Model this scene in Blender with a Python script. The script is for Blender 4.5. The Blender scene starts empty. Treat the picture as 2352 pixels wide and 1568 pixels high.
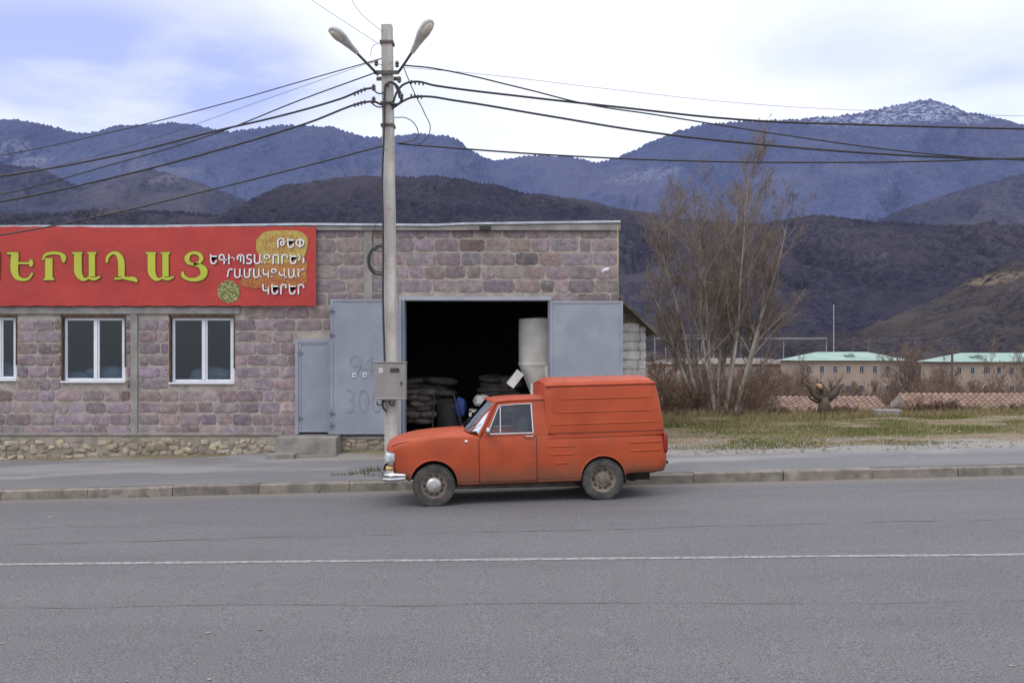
import bpy, bmesh, math, random
import numpy as np
from mathutils import Vector, Matrix
random.seed(7); U=random.uniform
rng=np.random.default_rng(5)
F=2288.; CX=1176.; YH=820.; H=2.1; A=.025
def P(X,Y,d): return ((X-CX)*d/F, d, H-(Y-YH)*d/F)
def sl(x): return A*max(-30,min(30,x))
S=bpy.context.scene
COL=S.collection
def vnoise(x,y,seed=0):
    xi=np.floor(x).astype(np.int64); yi=np.floor(y).astype(np.int64)
    fx=x-xi; fy=y-yi; fx=fx*fx*(3-2*fx); fy=fy*fy*(3-2*fy)
    def h(a,b):
        n=(a*374761393+b*668265263+seed*1274126177)&0xffffffff
        n=((n^(n>>13))*1274126177)&0xffffffff
        return ((n^(n>>16))&0xffff)/65535.
    return (h(xi,yi)*(1-fx)+h(xi+1,yi)*fx)*(1-fy)+(h(xi,yi+1)*(1-fx)+h(xi+1,yi+1)*fx)*fy
def fbm(x,y,o=5,seed=0,ridged=False):
    s=0;a=1.;t=0
    for i in range(o):
        n=vnoise(x*2**i,y*2**i,seed+i*17)
        if ridged: n=1-abs(2*n-1)
        s=s+a*n;t+=a;a*=.5
    return s/t
# ---------------------------------------------------------------- materials
def base_mat(name):
    m=bpy.data.materials.new(name); m.use_nodes=True
    nt=m.node_tree; nt.nodes.clear()
    o=nt.nodes.new('ShaderNodeOutputMaterial'); b=nt.nodes.new('ShaderNodeBsdfPrincipled')
    nt.links.new(b.outputs[0],o.inputs[0]); return m,nt,b,o
def c4(c): return (c[0],c[1],c[2],1)
def noise_node(nt,scale,detail=5,stretch=None,rough=.6,coord='Object'):
    tc=nt.nodes.new('ShaderNodeTexCoord'); n=nt.nodes.new('ShaderNodeTexNoise')
    n.inputs['Scale'].default_value=scale; n.inputs['Detail'].default_value=detail; n.inputs['Roughness'].default_value=rough
    if stretch:
        mp=nt.nodes.new('ShaderNodeMapping'); mp.inputs['Scale'].default_value=stretch
        nt.links.new(tc.outputs[coord],mp.inputs[0]); nt.links.new(mp.outputs[0],n.inputs[0])
    else: nt.links.new(tc.outputs[coord],n.inputs[0])
    return n
def mrange(nt,src,a,b,c=0,d=1):
    r=nt.nodes.new('ShaderNodeMapRange'); r.interpolation_type='SMOOTHSTEP'
    for i,v in enumerate((a,b,c,d)): r.inputs[i+1].default_value=v
    nt.links.new(src,r.inputs[0]); return r.outputs[0]
def mixc(nt,f,a,b,mode='MIX'):
    m=nt.nodes.new('ShaderNodeMix'); m.data_type='RGBA'; m.blend_type=mode
    for sock,v in ((m.inputs[0],f),(m.inputs[6],a),(m.inputs[7],b)):
        if hasattr(v,'is_output'): nt.links.new(v,sock)
        elif isinstance(v,(int,float)): sock.default_value=v
        else: sock.default_value=c4(v)
    return m.outputs[2]
def math_n(nt,op,a,b=0.):
    m=nt.nodes.new('ShaderNodeMath'); m.operation=op
    for i,v in enumerate((a,b)):
        if hasattr(v,'is_output'): nt.links.new(v,m.inputs[i])
        else: m.inputs[i].default_value=v
    return m.outputs[0]
def add_bump(nt,b,h,strength,dist=.01):
    bp=nt.nodes.new('ShaderNodeBump'); bp.inputs['Strength'].default_value=strength; bp.inputs['Distance'].default_value=dist
    nt.links.new(h,bp.inputs['Height']); nt.links.new(bp.outputs[0],b.inputs['Normal'])
def pm(name,c1,c2=None,scale=5,rough=.8,bump=0,bscale=40,bdist=.01,metal=0,con=(.35,.65),coat=0,attr=False,stretch=None,dirt=None,spec=.5,dirt2=None):
    m,nt,b,o=base_mat(name)
    if c2 is None: c2=tuple(v*.8 for v in c1)
    n=noise_node(nt,scale,5,stretch)
    col=mixc(nt,mrange(nt,n.outputs[0],con[0],con[1]),c1,c2)
    if attr:
        a=nt.nodes.new('ShaderNodeAttribute'); a.attribute_name='tone'
        col=mixc(nt,1.0,col,a.outputs[0],'MULTIPLY')
    for dd in (dirt,dirt2):
        if dd:  # (color, scale, lo, hi)
            n2=noise_node(nt,dd[1],6,None,.7)
            col=mixc(nt,mrange(nt,n2.outputs[0],dd[2],dd[3]),col,dd[0])
    nt.links.new(col,b.inputs['Base Color'])
    b.inputs['Roughness'].default_value=rough; b.inputs['Metallic'].default_value=metal
    b.inputs['Coat Weight'].default_value=coat; b.inputs['Specular IOR Level'].default_value=spec
    if bump:
        nb=noise_node(nt,bscale,5); add_bump(nt,b,nb.outputs[0],bump,bdist)
    return m
def glass_mat(name,tint,glossy=.25,rough=.03,trans=.75):
    m,nt,b,o=base_mat(name); nt.nodes.remove(b)
    t=nt.nodes.new('ShaderNodeBsdfTransparent'); t.inputs[0].default_value=c4(tint)
    g=nt.nodes.new('ShaderNodeBsdfGlossy'); g.inputs['Roughness'].default_value=rough; g.inputs[0].default_value=(.75,.82,.95,1)
    n=noise_node(nt,1.5,3)
    add_bump(nt,g,n.outputs[0],.25,.02)
    fr=nt.nodes.new('ShaderNodeFresnel'); fr.inputs[0].default_value=1.45
    mx=nt.nodes.new('ShaderNodeMixShader')
    f=math_n(nt,'ADD',fr.outputs[0],glossy); 
    nt.links.new(f,mx.inputs[0]); nt.links.new(t.outputs[0],mx.inputs[1]); nt.links.new(g.outputs[0],mx.inputs[2])
    nt.links.new(mx.outputs[0],o.inputs[0]); return m
# ---------------------------------------------------------------- mesh builder
class MB:
    def __init__(s): s.v=[];s.f=[];s.m=[];s.c=[]
    def add(s,vs,fs,mi=0,col=(1,1,1)):
        o=len(s.v); s.v+= [tuple(v) for v in vs]; s.f+=[tuple(i+o for i in f) for f in fs]; s.m+=[mi]*len(fs); s.c+=[col]*len(vs)
    def box(s,x0,x1,y0,y1,z0,z1,mi=0,col=(1,1,1),M=None):
        vs=[(x,y,z) for x in (x0,x1) for y in (y0,y1) for z in (z0,z1)]
        if M is not None: vs=[tuple(M@Vector(v)) for v in vs]
        s.add(vs,[(0,1,3,2),(4,6,7,5),(0,4,5,1),(2,3,7,6),(0,2,6,4),(1,5,7,3)],mi,col)
    def rings(s,rings,mi=0,closed=True,cap=True,col=(1,1,1)):
        n=len(rings[0]); vs=[p for r in rings for p in r]; fs=[]
        for i in range(len(rings)-1):
            for j in range(n if closed else n-1):
                k=(j+1)%n; fs.append((i*n+j,i*n+k,(i+1)*n+k,(i+1)*n+j))
        if cap and closed:
            fs.append(tuple(range(n))[::-1]); fs.append(tuple((len(rings)-1)*n+j for j in range(n)))
        s.add(vs,fs,mi,col)
    def tube(s,pts,r,sides=6,mi=0,col=(1,1,1),cap=True):
        pts=[Vector(p) for p in pts]; rs=r if isinstance(r,(list,tuple)) else [r]*len(pts); rr=[]
        up=None
        for i,p in enumerate(pts):
            t=(pts[min(i+1,len(pts)-1)]-pts[max(i-1,0)])
            if t.length<1e-9: t=Vector((0,0,1))
            t.normalize()
            if up is None: up=Vector((0,0,1)) if abs(t.z)<.9 else Vector((1,0,0))
            a=t.cross(up); 
            if a.length<1e-4: a=t.cross(Vector((0,1,.3)))
            a.normalize(); b=a.cross(t); up=b
            rr.append([tuple(p+(a*math.cos(2*math.pi*k/sides)+b*math.sin(2*math.pi*k/sides))*rs[i]) for k in range(sides)])
        s.rings(rr,mi,True,cap,col)
    def rev(s,prof,c,axis='y',n=32,mi=0,col=(1,1,1),cap=True):
        rr=[]
        for r,h in prof:
            ring=[]
            for k in range(n):
                a=2*math.pi*k/n; p=r*math.cos(a); q=r*math.sin(a)
                ring.append({'y':(c[0]+p,c[1]+h,c[2]+q),'z':(c[0]+p,c[1]+q,c[2]+h),'x':(c[0]+h,c[1]+p,c[2]+q)}[axis])
            rr.append(ring)
        s.rings(rr,mi,True,cap,col)
    def sup(s,c,sz,e=.5,nu=12,nv=8,mi=0,col=(1,1,1),M=None,jit=0):
        def sp(v,p): return math.copysign(abs(v)**p,v)
        rr=[]
        for j in range(1,nv):
            ph=-math.pi/2+math.pi*j/nv; ring=[]
            for i in range(nu):
                th=2*math.pi*i/nu; q=1+U(-jit,jit)
                v=Vector((sz[0]*sp(math.cos(ph),e)*sp(math.cos(th),e)*q,sz[1]*sp(math.cos(ph),e)*sp(math.sin(th),e)*q,sz[2]*sp(math.sin(ph),e)*q))
                if M is not None: v=M@v
                ring.append((c[0]+v.x,c[1]+v.y,c[2]+v.z))
            rr.append(ring)
        s.rings(rr,mi,True,True,col)
    def make(s,name,mats,parent=None,smooth=False,angle=None,fix=False):
        me=bpy.data.meshes.new(name); me.from_pydata(s.v,[],s.f)
        for m in (mats if isinstance(mats,(list,tuple)) else [mats]): me.materials.append(m)
        me.polygons.foreach_set('material_index',s.m)
        at=me.color_attributes.new('tone','FLOAT_COLOR','POINT')
        at.data.foreach_set('color',np.array([list(c)+[1] for c in s.c],dtype=np.float32).ravel())
        if fix:
            bm=bmesh.new(); bm.from_mesh(me); bmesh.ops.recalc_face_normals(bm,faces=bm.faces); bm.to_mesh(me); bm.free()
        if smooth:
            me.shade_smooth()
            if angle: me.set_sharp_from_angle(angle=math.radians(angle))
        me.update(); ob=bpy.data.objects.new(name,me); COL.objects.link(ob)
        if parent: ob.parent=parent
        return ob
def empty(name):
    e=bpy.data.objects.new(name,None); COL.objects.link(e); e.empty_display_size=.2; return e
def bevel(ob,w,seg=2):
    b=ob.modifiers.new('bevel','BEVEL'); b.width=w; b.segments=seg; b.limit_method='ANGLE'; return ob

# ================================================================ WORLD
W=bpy.data.worlds.new('World'); S.world=W; W.use_nodes=True; nt=W.node_tree; nt.nodes.clear()
wo=nt.nodes.new('ShaderNodeOutputWorld'); bg=nt.nodes.new('ShaderNodeBackground'); bg2=nt.nodes.new('ShaderNodeBackground'); ad=nt.nodes.new('ShaderNodeAddShader')
sky=nt.nodes.new('ShaderNodeTexSky'); sky.sky_type='NISHITA'; sky.sun_disc=False
SE=math.radians(48); SR=math.radians(222)
sky.sun_elevation=SE; sky.sun_rotation=SR
nt.links.new(sky.outputs[0],bg.inputs[0]); bg.inputs[1].default_value=.05
tc=nt.nodes.new('ShaderNodeTexCoord'); mp=nt.nodes.new('ShaderNodeMapping'); mp.inputs['Scale'].default_value=(1,1,3.2)
nt.links.new(tc.outputs['Generated'],mp.inputs[0])
no=nt.nodes.new('ShaderNodeTexNoise'); no.inputs['Scale'].default_value=2.6; no.inputs['Detail'].default_value=6; no.inputs['Roughness'].default_value=.5; no.inputs['Distortion'].default_value=.25
nt.links.new(mp.outputs[0],no.inputs[0])
def blob(X,Y,r0,r1,zs=1.):
    v=Vector(((X-CX)/F,1,(YH-Y)/F)).normalized()
    s=nt.nodes.new('ShaderNodeVectorMath'); s.operation='SUBTRACT'; nt.links.new(tc.outputs['Generated'],s.inputs[0]); s.inputs[1].default_value=v
    m=nt.nodes.new('ShaderNodeVectorMath'); m.operation='MULTIPLY'; nt.links.new(s.outputs[0],m.inputs[0]); m.inputs[1].default_value=(1,1,zs)
    l=nt.nodes.new('ShaderNodeVectorMath'); l.operation='LENGTH'; nt.links.new(m.outputs[0],l.inputs[0])
    return mrange(nt,l.outputs['Value'],r0,r1,1,0)
bl=math_n(nt,'ADD',blob(160,150,.02,.34,2.6),blob(2380,185,.0,.20,2.6))
bl=math_n(nt,'ADD',bl,math_n(nt,'MULTIPLY',blob(1900,130,.0,.14,2.),.4))
bl=math_n(nt,'ADD',bl,math_n(nt,'MULTIPLY',blob(620,230,.0,.28,3.),.6))
nn=mrange(nt,no.outputs[0],.34,.62,.2,1.0)
msk=math_n(nt,'MULTIPLY',bl,nn)
soft=math_n(nt,'MULTIPLY',mrange(nt,no.outputs[0],.45,.72),.18)
msk=math_n(nt,'MINIMUM',math_n(nt,'ADD',msk,soft),1.)
skc=mixc(nt,msk,(.94,.94,.97),(.41,.45,.82))
sx=nt.nodes.new('ShaderNodeSeparateXYZ'); nt.links.new(tc.outputs['Generated'],sx.inputs[0])
k=mrange(nt,sx.outputs[2],.36,.8,1.0,1.75)
nt.links.new(skc,bg2.inputs[0]); nt.links.new(k,bg2.inputs[1])
nt.links.new(bg.outputs[0],ad.inputs[0]); nt.links.new(bg2.outputs[0],ad.inputs[1]); nt.links.new(ad.outputs[0],wo.inputs[0])
# sun
sd=bpy.data.lights.new('sun','SUN'); sd.energy=1.0; sd.angle=math.radians(25); sd.color=(1,.97,.93)
so=bpy.data.objects.new('sun',sd); COL.objects.link(so)
sv=Vector((math.sin(SR)*math.cos(SE),math.cos(SR)*math.cos(SE),math.sin(SE)))
so.rotation_euler=sv.to_track_quat('Z','Y').to_euler()
# camera
cd=bpy.data.cameras.new('camera'); cam=bpy.data.objects.new('camera',cd); COL.objects.link(cam)
cam.location=(0,0,H); cam.rotation_euler=(math.pi/2,0,0); cd.lens=F*36/2352; cd.sensor_width=36; cd.shift_y=36/2352; cd.clip_end=30000; cd.clip_start=.1
S.camera=cam
S.view_settings.view_transform='Standard'; S.view_settings.look='None'; S.view_settings.exposure=0

# ================================================================ GROUND
def gz(x,y):
    s=sl(x)
    if y<=16.1: return s-.03
    if y<=20: o=.15+.0395*(y-16.2)
    elif y<=28: o=.30+.0075*(y-20)
    elif y<=38: 
        t=(y-28)/10; t=t*t*(3-2*t); o=.36-1.9*t
    elif y<=150: o=-1.54-3.5*(y-38)/112
    elif y<=500: o=-5.04-4*(y-150)/350
    else: o=-9.04
    k=1 if y<19 else max(0,1-(y-19)/25)
    return s*k+o
ys=[-60,-20,0,8,15,16.08,16.12,16.3,17,18]+list(np.arange(18.4,40,.4))+list(np.arange(41,80,2))+[85,95,110,130,150,200,260,350,500,800,1500,3000,7000]
xs=[-7000,-3000,-1000,-400,-150,-80,-50,-35,-30]+list(np.arange(-25,0,2.5))+list(np.arange(0,26,.4))+[28,30,35,42,50,70,100,150,250,400,800,2000,7000]
g=MB(); vs=[]
for y in ys:
    for x in xs:
        z=gz(x,y)
        if y>18.3 and y<300: z+=(float(vnoise(np.array(x*.9),np.array(y*.9),3))-.5)*.06*(1 if y<40 else 4)
        vs.append((x,y,z))
nx=len(xs); g.add(vs,[(j*nx+i,j*nx+i+1,(j+1)*nx+i+1,(j+1)*nx+i) for j in range(len(ys)-1) for i in range(nx-1)])
m,nt,b,o=base_mat('ground_soil_grass')
n1=noise_node(nt,.55,6); n2=noise_node(nt,9,6,None,.7); n3=noise_node(nt,60,3)
grass=mixc(nt,mrange(nt,n2.outputs[0],.35,.65),(.095,.10,.035),(.20,.17,.085))
soil=mixc(nt,mrange(nt,n2.outputs[0],.3,.7),(.17,.13,.095),(.26,.21,.155))
mid=mixc(nt,mrange(nt,n1.outputs[0],.40,.58),grass,soil)
grav=mixc(nt,mrange(nt,n3.outputs[0],.35,.65),(.17,.16,.15),(.34,.32,.30))
tcn=nt.nodes.new('ShaderNodeTexCoord'); sp=nt.nodes.new('ShaderNodeSeparateXYZ'); nt.links.new(tcn.outputs['Object'],sp.inputs[0])
yy=math_n(nt,'ADD',sp.outputs[1],math_n(nt,'MULTIPLY',math_n(nt,'SUBTRACT',n1.outputs[0],.5),4.))
c=mixc(nt,mrange(nt,yy,18.9,19.7),grav,mid)
c=mixc(nt,mrange(nt,yy,27,32),c,mixc(nt,mrange(nt,n1.outputs[0],.4,.6),(.11,.08,.065),(.16,.12,.085)))
nt.links.new(c,b.inputs['Base Color']); b.inputs['Roughness'].default_value=1; b.inputs['Specular IOR Level'].default_value=.1
add_bump(nt,b,n2.outputs[0],.6,.05)
g.make('ground',m,None,True)
# road
g=MB(); rx=list(np.arange(-60,61,2.)); ry=[-40,-20,0,4,8,10,12,14,16.07]
vs=[(x,y,sl(x)) for y in ry for x in rx]; nx=len(rx)
g.add(vs,[(j*nx+i,j*nx+i+1,(j+1)*nx+i+1,(j+1)*nx+i) for j in range(len(ry)-1) for i in range(nx-1)])
m,nt,b,o=base_mat('asphalt')
n1=noise_node(nt,.35,5,(.5,1.2,1)); n2=noise_node(nt,75,2,None,.8); n3=noise_node(nt,14,6,None,.75); n4=noise_node(nt,1.0,5,(.3,1.6,1)); n5=noise_node(nt,28,4,None,.8)
c=mixc(nt,mrange(nt,n1.outputs[0],.3,.7),(.110,.107,.114),(.128,.125,.131))
c=mixc(nt,math_n(nt,'MULTIPLY',mrange(nt,n4.outputs[0],.4,.75),.3),c,(.15,.146,.15))
sp_=mrange(nt,n2.outputs[0],.32,.68,.45,1.6); 
vv=nt.nodes.new('ShaderNodeCombineColor')
for i in range(3): nt.links.new(sp_,vv.inputs[i])
c=mixc(nt,.9,c,vv.outputs[0],'MULTIPLY')
c=mixc(nt,mrange(nt,n5.outputs[0],.6,.74,0,.4),c,(.06,.058,.06))
c=mixc(nt,mrange(nt,n3.outputs[0],.62,.78,0,.3),c,(.07,.068,.07))
tcn=nt.nodes.new('ShaderNodeTexCoord'); sp=nt.nodes.new('ShaderNodeSeparateXYZ'); nt.links.new(tcn.outputs['Object'],sp.inputs[0])
yy=math_n(nt,'ADD',sp.outputs[1],math_n(nt,'MULTIPLY',math_n(nt,'SUBTRACT',n3.outputs[0],.5),1.4))
c=mixc(nt,mrange(nt,yy,15.3,16.1,0,.75),c,(.19,.165,.14))
nt.links.new(c,b.inputs['Base Color']); b.inputs['Roughness'].default_value=.85; b.inputs['Specular IOR Level'].default_value=.35
add_bump(nt,b,n2.outputs[0],.7,.008)
g.make('road',m)
# cracks and line
def strip(g,p0,p1,w,dz,n=160,wob=0.,var=0.,x0=-30,x1=30,seed=1):
    xsn=np.linspace(x0,x1,n); yn=p0[1]+(xsn-p0[0])*(p1[1]-p0[1])/(p1[0]-p0[0])
    wb=(fbm(xsn*1.3,xsn*0+seed,5,seed)-.5)*2*wob; wd=w*(1+var*(fbm(xsn*4,xsn*0,3,seed+5)-.5)*2)
    vs=[]
    for i in range(n):
        z=sl(xsn[i])+dz
        vs+=[(xsn[i],yn[i]+wb[i]-wd[i]/2,z),(xsn[i],yn[i]+wb[i]+wd[i]/2,z)]
    g.add(vs,[(2*i,2*i+2,2*i+3,2*i+1) for i in range(n-1)])
g=MB(); strip(g,(-5.53,10.76),(5.12,9.96),.10,.004,300,.012,.25)
g.make('road_line_marking',pm('worn_white_paint',(.30,.295,.30),(.155,.152,.157),16,.8,.3,100,.003,con=(.42,.60)))
g=MB()
strip(g,(-6,11.98),(6,12.0),.013,.004,500,.10,1.2,seed=3); strip(g,(-4.5,8.8),(4.2,8.15),.008,.004,500,.08,1.2,seed=9)
strip(g,(-7,13.6),(6,14.6),.008,.004,300,.2,.9,x0=3,x1=11,seed=12); strip(g,(-8,12.9),(-3,13.4),.010,.004,200,.35,.9,x0=-8,x1=-4,seed=19)
g.make('road_cracks',pm('crack_dark',(.055,.053,.055),(.10,.098,.10),3,.9))
g=MB()
for i in range(130):
    x=U(-9,9); y=U(4,15.8); s_=U(.008,.03); a=U(0,6.28)
    if y<14: s_*=.7
    z=sl(x)+.006; g.add([(x+s_*math.cos(a+k)*U(.6,1.4),y+s_*math.sin(a+k),z+U(0,.006)) for k in (0,1.7,3.1,4.6)],[(0,1,2,3)],0,(U(.6,1.3),)*3)
g.make('road_debris',pm('debris',(.32,.28,.22),(.2,.18,.15),3,.9,attr=True))
# kerb
g=MB(); x=-28.
while x<28:
    L=U(1.36,1.46); t=U(.8,1.1); zz=U(-.008,.008); yo=U(-.01,.01)
    v=[]
    for xx in (x+.006,x+L-.006):
        v+=[(xx,16.05+yo,sl(xx)-.05),(xx,16.06+yo,sl(xx)+.135+zz),(xx,16.085+yo,sl(xx)+.155+zz),(xx,16.22+yo,sl(xx)+.157+zz),(xx,16.22+yo,sl(xx)-.05)]
    ns=9; rings=[]
    for s_ in range(ns):
        q=s_/(ns-1); ring=[]
        for j in range(5):
            a0=Vector(v[j]);a1=Vector(v[5+j]); p=a0.lerp(a1,q)
            if j in(1,2): p+=Vector((0,U(-.006,.006),U(-.008,.004)))
            ring.append(tuple(p))
        rings.append(ring)
    g.rings(rings,0,True,True,(t,t*U(.97,1),t*U(.93,1))); x+=L
g.make('kerb',pm('kerb_stone',(.24,.215,.19),(.15,.135,.12),3,.9,.7,35,.012,attr=True,dirt=((.10,.09,.075),6,.5,.75)),None,True,35)
# sidewalk
g=MB(); xsn=list(np.arange(-28,28.1,1.)); yl=[16.21,16.6,17.2,18,19,20.02]
def swy(x,y):
    if x>2.4: return 16.21+(y-16.21)*(18.15-16.21)/(20.02-16.21)
    return y
vs=[]
for y in yl:
    for x in xsn:
        y2=swy(x,y); vs.append((x,y2,sl(x)+.158+.0395*(y2-16.2)))
nx=len(xsn); g.add(vs,[(j*nx+i,j*nx+i+1,(j+1)*nx+i+1,(j+1)*nx+i) for j in range(len(yl)-1) for i in range(nx-1)])
m,nt,b,o=base_mat('sidewalk_asphalt')
n1=noise_node(nt,.6,6,(.5,1.6,1)); n2=noise_node(nt,100,3); n3=noise_node(nt,5,7,None,.75)
tcn=nt.nodes.new('ShaderNodeTexCoord'); sp=nt.nodes.new('ShaderNodeSeparateXYZ'); nt.links.new(tcn.outputs['Object'],sp.inputs[0])
c=mixc(nt,mrange(nt,n1.outputs[0],.4,.6),(.165,.162,.168),(.235,.23,.228))
yy=math_n(nt,'ADD',sp.outputs[1],math_n(nt,'MULTIPLY',math_n(nt,'SUBTRACT',n1.outputs[0],.5),2.2))
c=mixc(nt,mrange(nt,yy,17.3,17.5,.75,0),c,(.135,.133,.142))
c=mixc(nt,mrange(nt,n3.outputs[0],.56,.70,0,.7),c,(.25,.22,.185))
xx=math_n(nt,'ADD',sp.outputs[1],math_n(nt,'MULTIPLY',n3.outputs[0],.5))
c=mixc(nt,mrange(nt,xx,19.9,20.2,0,.7),c,(.17,.15,.12))
nt.links.new(c,b.inputs['Base Color']); b.inputs['Roughness'].default_value=.9; b.inputs['Specular IOR Level'].default_value=.3
add_bump(nt,b,n3.outputs[0],.4,.02)
g.make('sidewalk',m)

# ================================================================ MOUNTAINS
def mount_mat(name,ca,cb,cc,s1,s2,haze,snow=None,bd=8,rockc=(.27,.25,.25)):
    m,nt,b,o=base_mat(name)
    a=noise_node(nt,s1,6,None,.62); f=noise_node(nt,s2,4,None,.8)
    col=mixc(nt,mrange(nt,f.outputs[0],.38,.62),ca,cb)
    col=mixc(nt,mrange(nt,a.outputs[0],.50,.62,0,.7),col,cc)
    col=mixc(nt,mrange(nt,a.outputs[0],.44,.34,0,.6),col,tuple(x*.7 for x in ca))
    at=nt.nodes.new('ShaderNodeAttribute'); at.attribute_name='tone'
    ss=nt.nodes.new('ShaderNodeSeparateColor'); nt.links.new(at.outputs[0],ss.inputs[0])
    rv=nt.nodes.new('ShaderNodeCombineColor')
    for i in range(3): nt.links.new(ss.outputs[0],rv.inputs[i])
    col=mixc(nt,1.,col,rv.outputs[0],'MULTIPLY')
    col=mixc(nt,math_n(nt,'MULTIPLY',ss.outputs[1],mrange(nt,f.outputs[0],.42,.56)),col,rockc)
    if snow: col=mixc(nt,math_n(nt,'MULTIPLY',ss.outputs[2],mrange(nt,f.outputs[0],.46,.60)),col,(.62,.66,.78))
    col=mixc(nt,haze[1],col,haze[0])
    nt.links.new(col,b.inputs['Base Color']); b.inputs['Roughness'].default_value=1; b.inputs['Specular IOR Level'].default_value=0
    add_bump(nt,b,f.outputs[0],1.0,bd)
    return m
def ridge(name,D,Df,pts,base,mat,amp,gs,seed,fuzz,xr=(-1100,3500),nx=1000,ntt=90,rock=(),snow=None,power=1.):
    X=np.linspace(xr[0],xr[1],nx); pts=sorted(pts)
    Yc=np.interp(X,[p[0] for p in pts],[p[1] for p in pts])
    ker=np.ones(7)/7; Yc=np.convolve(np.pad(Yc,3,mode='edge'),ker,'valid')
    crest=H+(YH-Yc)*D/F; xw=(X-CX)/F*D
    T=list(np.linspace(0,1,ntt))+[1.04,1.15,1.4]
    allv=[];cols=[]
    for t in T:
        y=Df+(D-Df)*t
        c=np.ones((nx,4)); c[:,1]=0; c[:,2]=0
        if t<=1:
            s=t**power; z=base+(crest-base)*s
            env=(math.sin(math.pi*min(t,1.))**.7)*(.45+.55*t)
            xx=xw+ (fbm(xw/gs*1.7,np.full(nx,y)/gs*1.7,3,seed+50)-.5)*gs*.9
            n=fbm(xx/gs,np.full(nx,y/gs*.45),6,seed,True)
            n2=fbm(xx/gs*3.1,np.full(nx,y/gs*1.3),4,seed+7,True)
            z=z+amp*(n-.62)*env+amp*.33*(n2-.6)*(.25+.75*env)
            z=z+fuzz*(rng.random(nx)-.35)*(.5 if t<1 else 1.)
            c[:,0]=np.clip(.35+1.05*(n-.15)+(n2-.6)*.5,.5,1.4) # relief shading put into the colour: spurs lighter, gullies darker
        else: z=crest-(crest-base)*(t-1)*1.2
        allv.append(np.stack([xw,np.full(nx,y),z],1))
        Xp=CX+xw*F/y; Yp=YH-(z-H)*F/y
        for (rx,ry_,ra,rb) in rock:
            dd=((Xp-rx)/ra)**2+((Yp-ry_-(Xp-rx)*-.16)/rb)**2; c[:,1]=np.maximum(c[:,1],np.clip(1.6-1.6*dd,0,1))
        if snow:
            for (rx,ry_,ra,rb) in snow:
                dd=((Xp-rx)/ra)**2+((Yp-ry_)/rb)**2; c[:,2]=np.maximum(c[:,2],np.clip(1.3-1.3*dd,0,1))
        cols.append(c)
    V=np.concatenate(allv); C=np.concatenate(cols); nr=len(T)
    i=np.arange(nx-1); faces=[]
    for j in range(nr-1):
        a=j*nx+i; faces.append(np.stack([a,a+1,a+nx+1,a+nx],1))
    Fa=np.concatenate(faces)
    me=bpy.data.meshes.new(name); me.from_pydata(V.tolist(),[],Fa.tolist()); me.materials.append(mat)
    at=me.color_attributes.new('tone','FLOAT_COLOR','POINT'); at.data.foreach_set('color',C.astype(np.float32).ravel())
    me.shade_smooth(); ob=bpy.data.objects.new(name,me); COL.objects.link(ob); return ob
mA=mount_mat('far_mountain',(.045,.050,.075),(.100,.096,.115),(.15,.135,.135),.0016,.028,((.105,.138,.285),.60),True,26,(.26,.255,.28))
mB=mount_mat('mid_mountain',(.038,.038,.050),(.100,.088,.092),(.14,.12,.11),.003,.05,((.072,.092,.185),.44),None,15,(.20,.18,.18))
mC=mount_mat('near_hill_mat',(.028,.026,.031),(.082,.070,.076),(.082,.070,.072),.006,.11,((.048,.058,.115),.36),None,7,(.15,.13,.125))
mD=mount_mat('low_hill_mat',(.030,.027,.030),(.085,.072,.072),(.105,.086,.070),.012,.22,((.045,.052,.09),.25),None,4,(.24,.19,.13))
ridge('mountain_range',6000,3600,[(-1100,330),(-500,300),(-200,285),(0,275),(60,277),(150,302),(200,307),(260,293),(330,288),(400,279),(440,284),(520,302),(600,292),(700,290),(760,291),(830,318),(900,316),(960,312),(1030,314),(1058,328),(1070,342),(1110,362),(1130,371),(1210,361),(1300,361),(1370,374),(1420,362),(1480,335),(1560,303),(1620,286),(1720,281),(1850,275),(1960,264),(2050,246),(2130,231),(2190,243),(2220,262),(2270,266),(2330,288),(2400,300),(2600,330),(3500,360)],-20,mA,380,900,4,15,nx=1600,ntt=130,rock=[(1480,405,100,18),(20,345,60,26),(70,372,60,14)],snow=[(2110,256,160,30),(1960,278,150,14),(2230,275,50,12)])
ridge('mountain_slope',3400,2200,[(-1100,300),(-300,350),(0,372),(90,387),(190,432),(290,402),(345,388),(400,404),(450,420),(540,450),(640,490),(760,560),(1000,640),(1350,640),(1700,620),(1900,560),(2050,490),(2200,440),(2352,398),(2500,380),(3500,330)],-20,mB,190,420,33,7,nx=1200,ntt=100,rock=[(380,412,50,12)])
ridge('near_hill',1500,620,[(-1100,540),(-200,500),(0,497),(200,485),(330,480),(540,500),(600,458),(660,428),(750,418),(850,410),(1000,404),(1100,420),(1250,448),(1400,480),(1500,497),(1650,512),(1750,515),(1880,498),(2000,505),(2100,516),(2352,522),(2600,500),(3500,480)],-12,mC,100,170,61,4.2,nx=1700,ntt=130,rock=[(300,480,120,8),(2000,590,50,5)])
ridge('low_hill',640,330,[(-1100,760),(1300,770),(1500,765),(1700,765),(1850,770),(1960,762),(2050,730),(2150,690),(2250,625),(2352,590),(2600,560),(3500,560)],-11,mD,26,70,77,1.7,nx=1400,ntt=90,rock=[(2290,640,80,16)])

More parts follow.
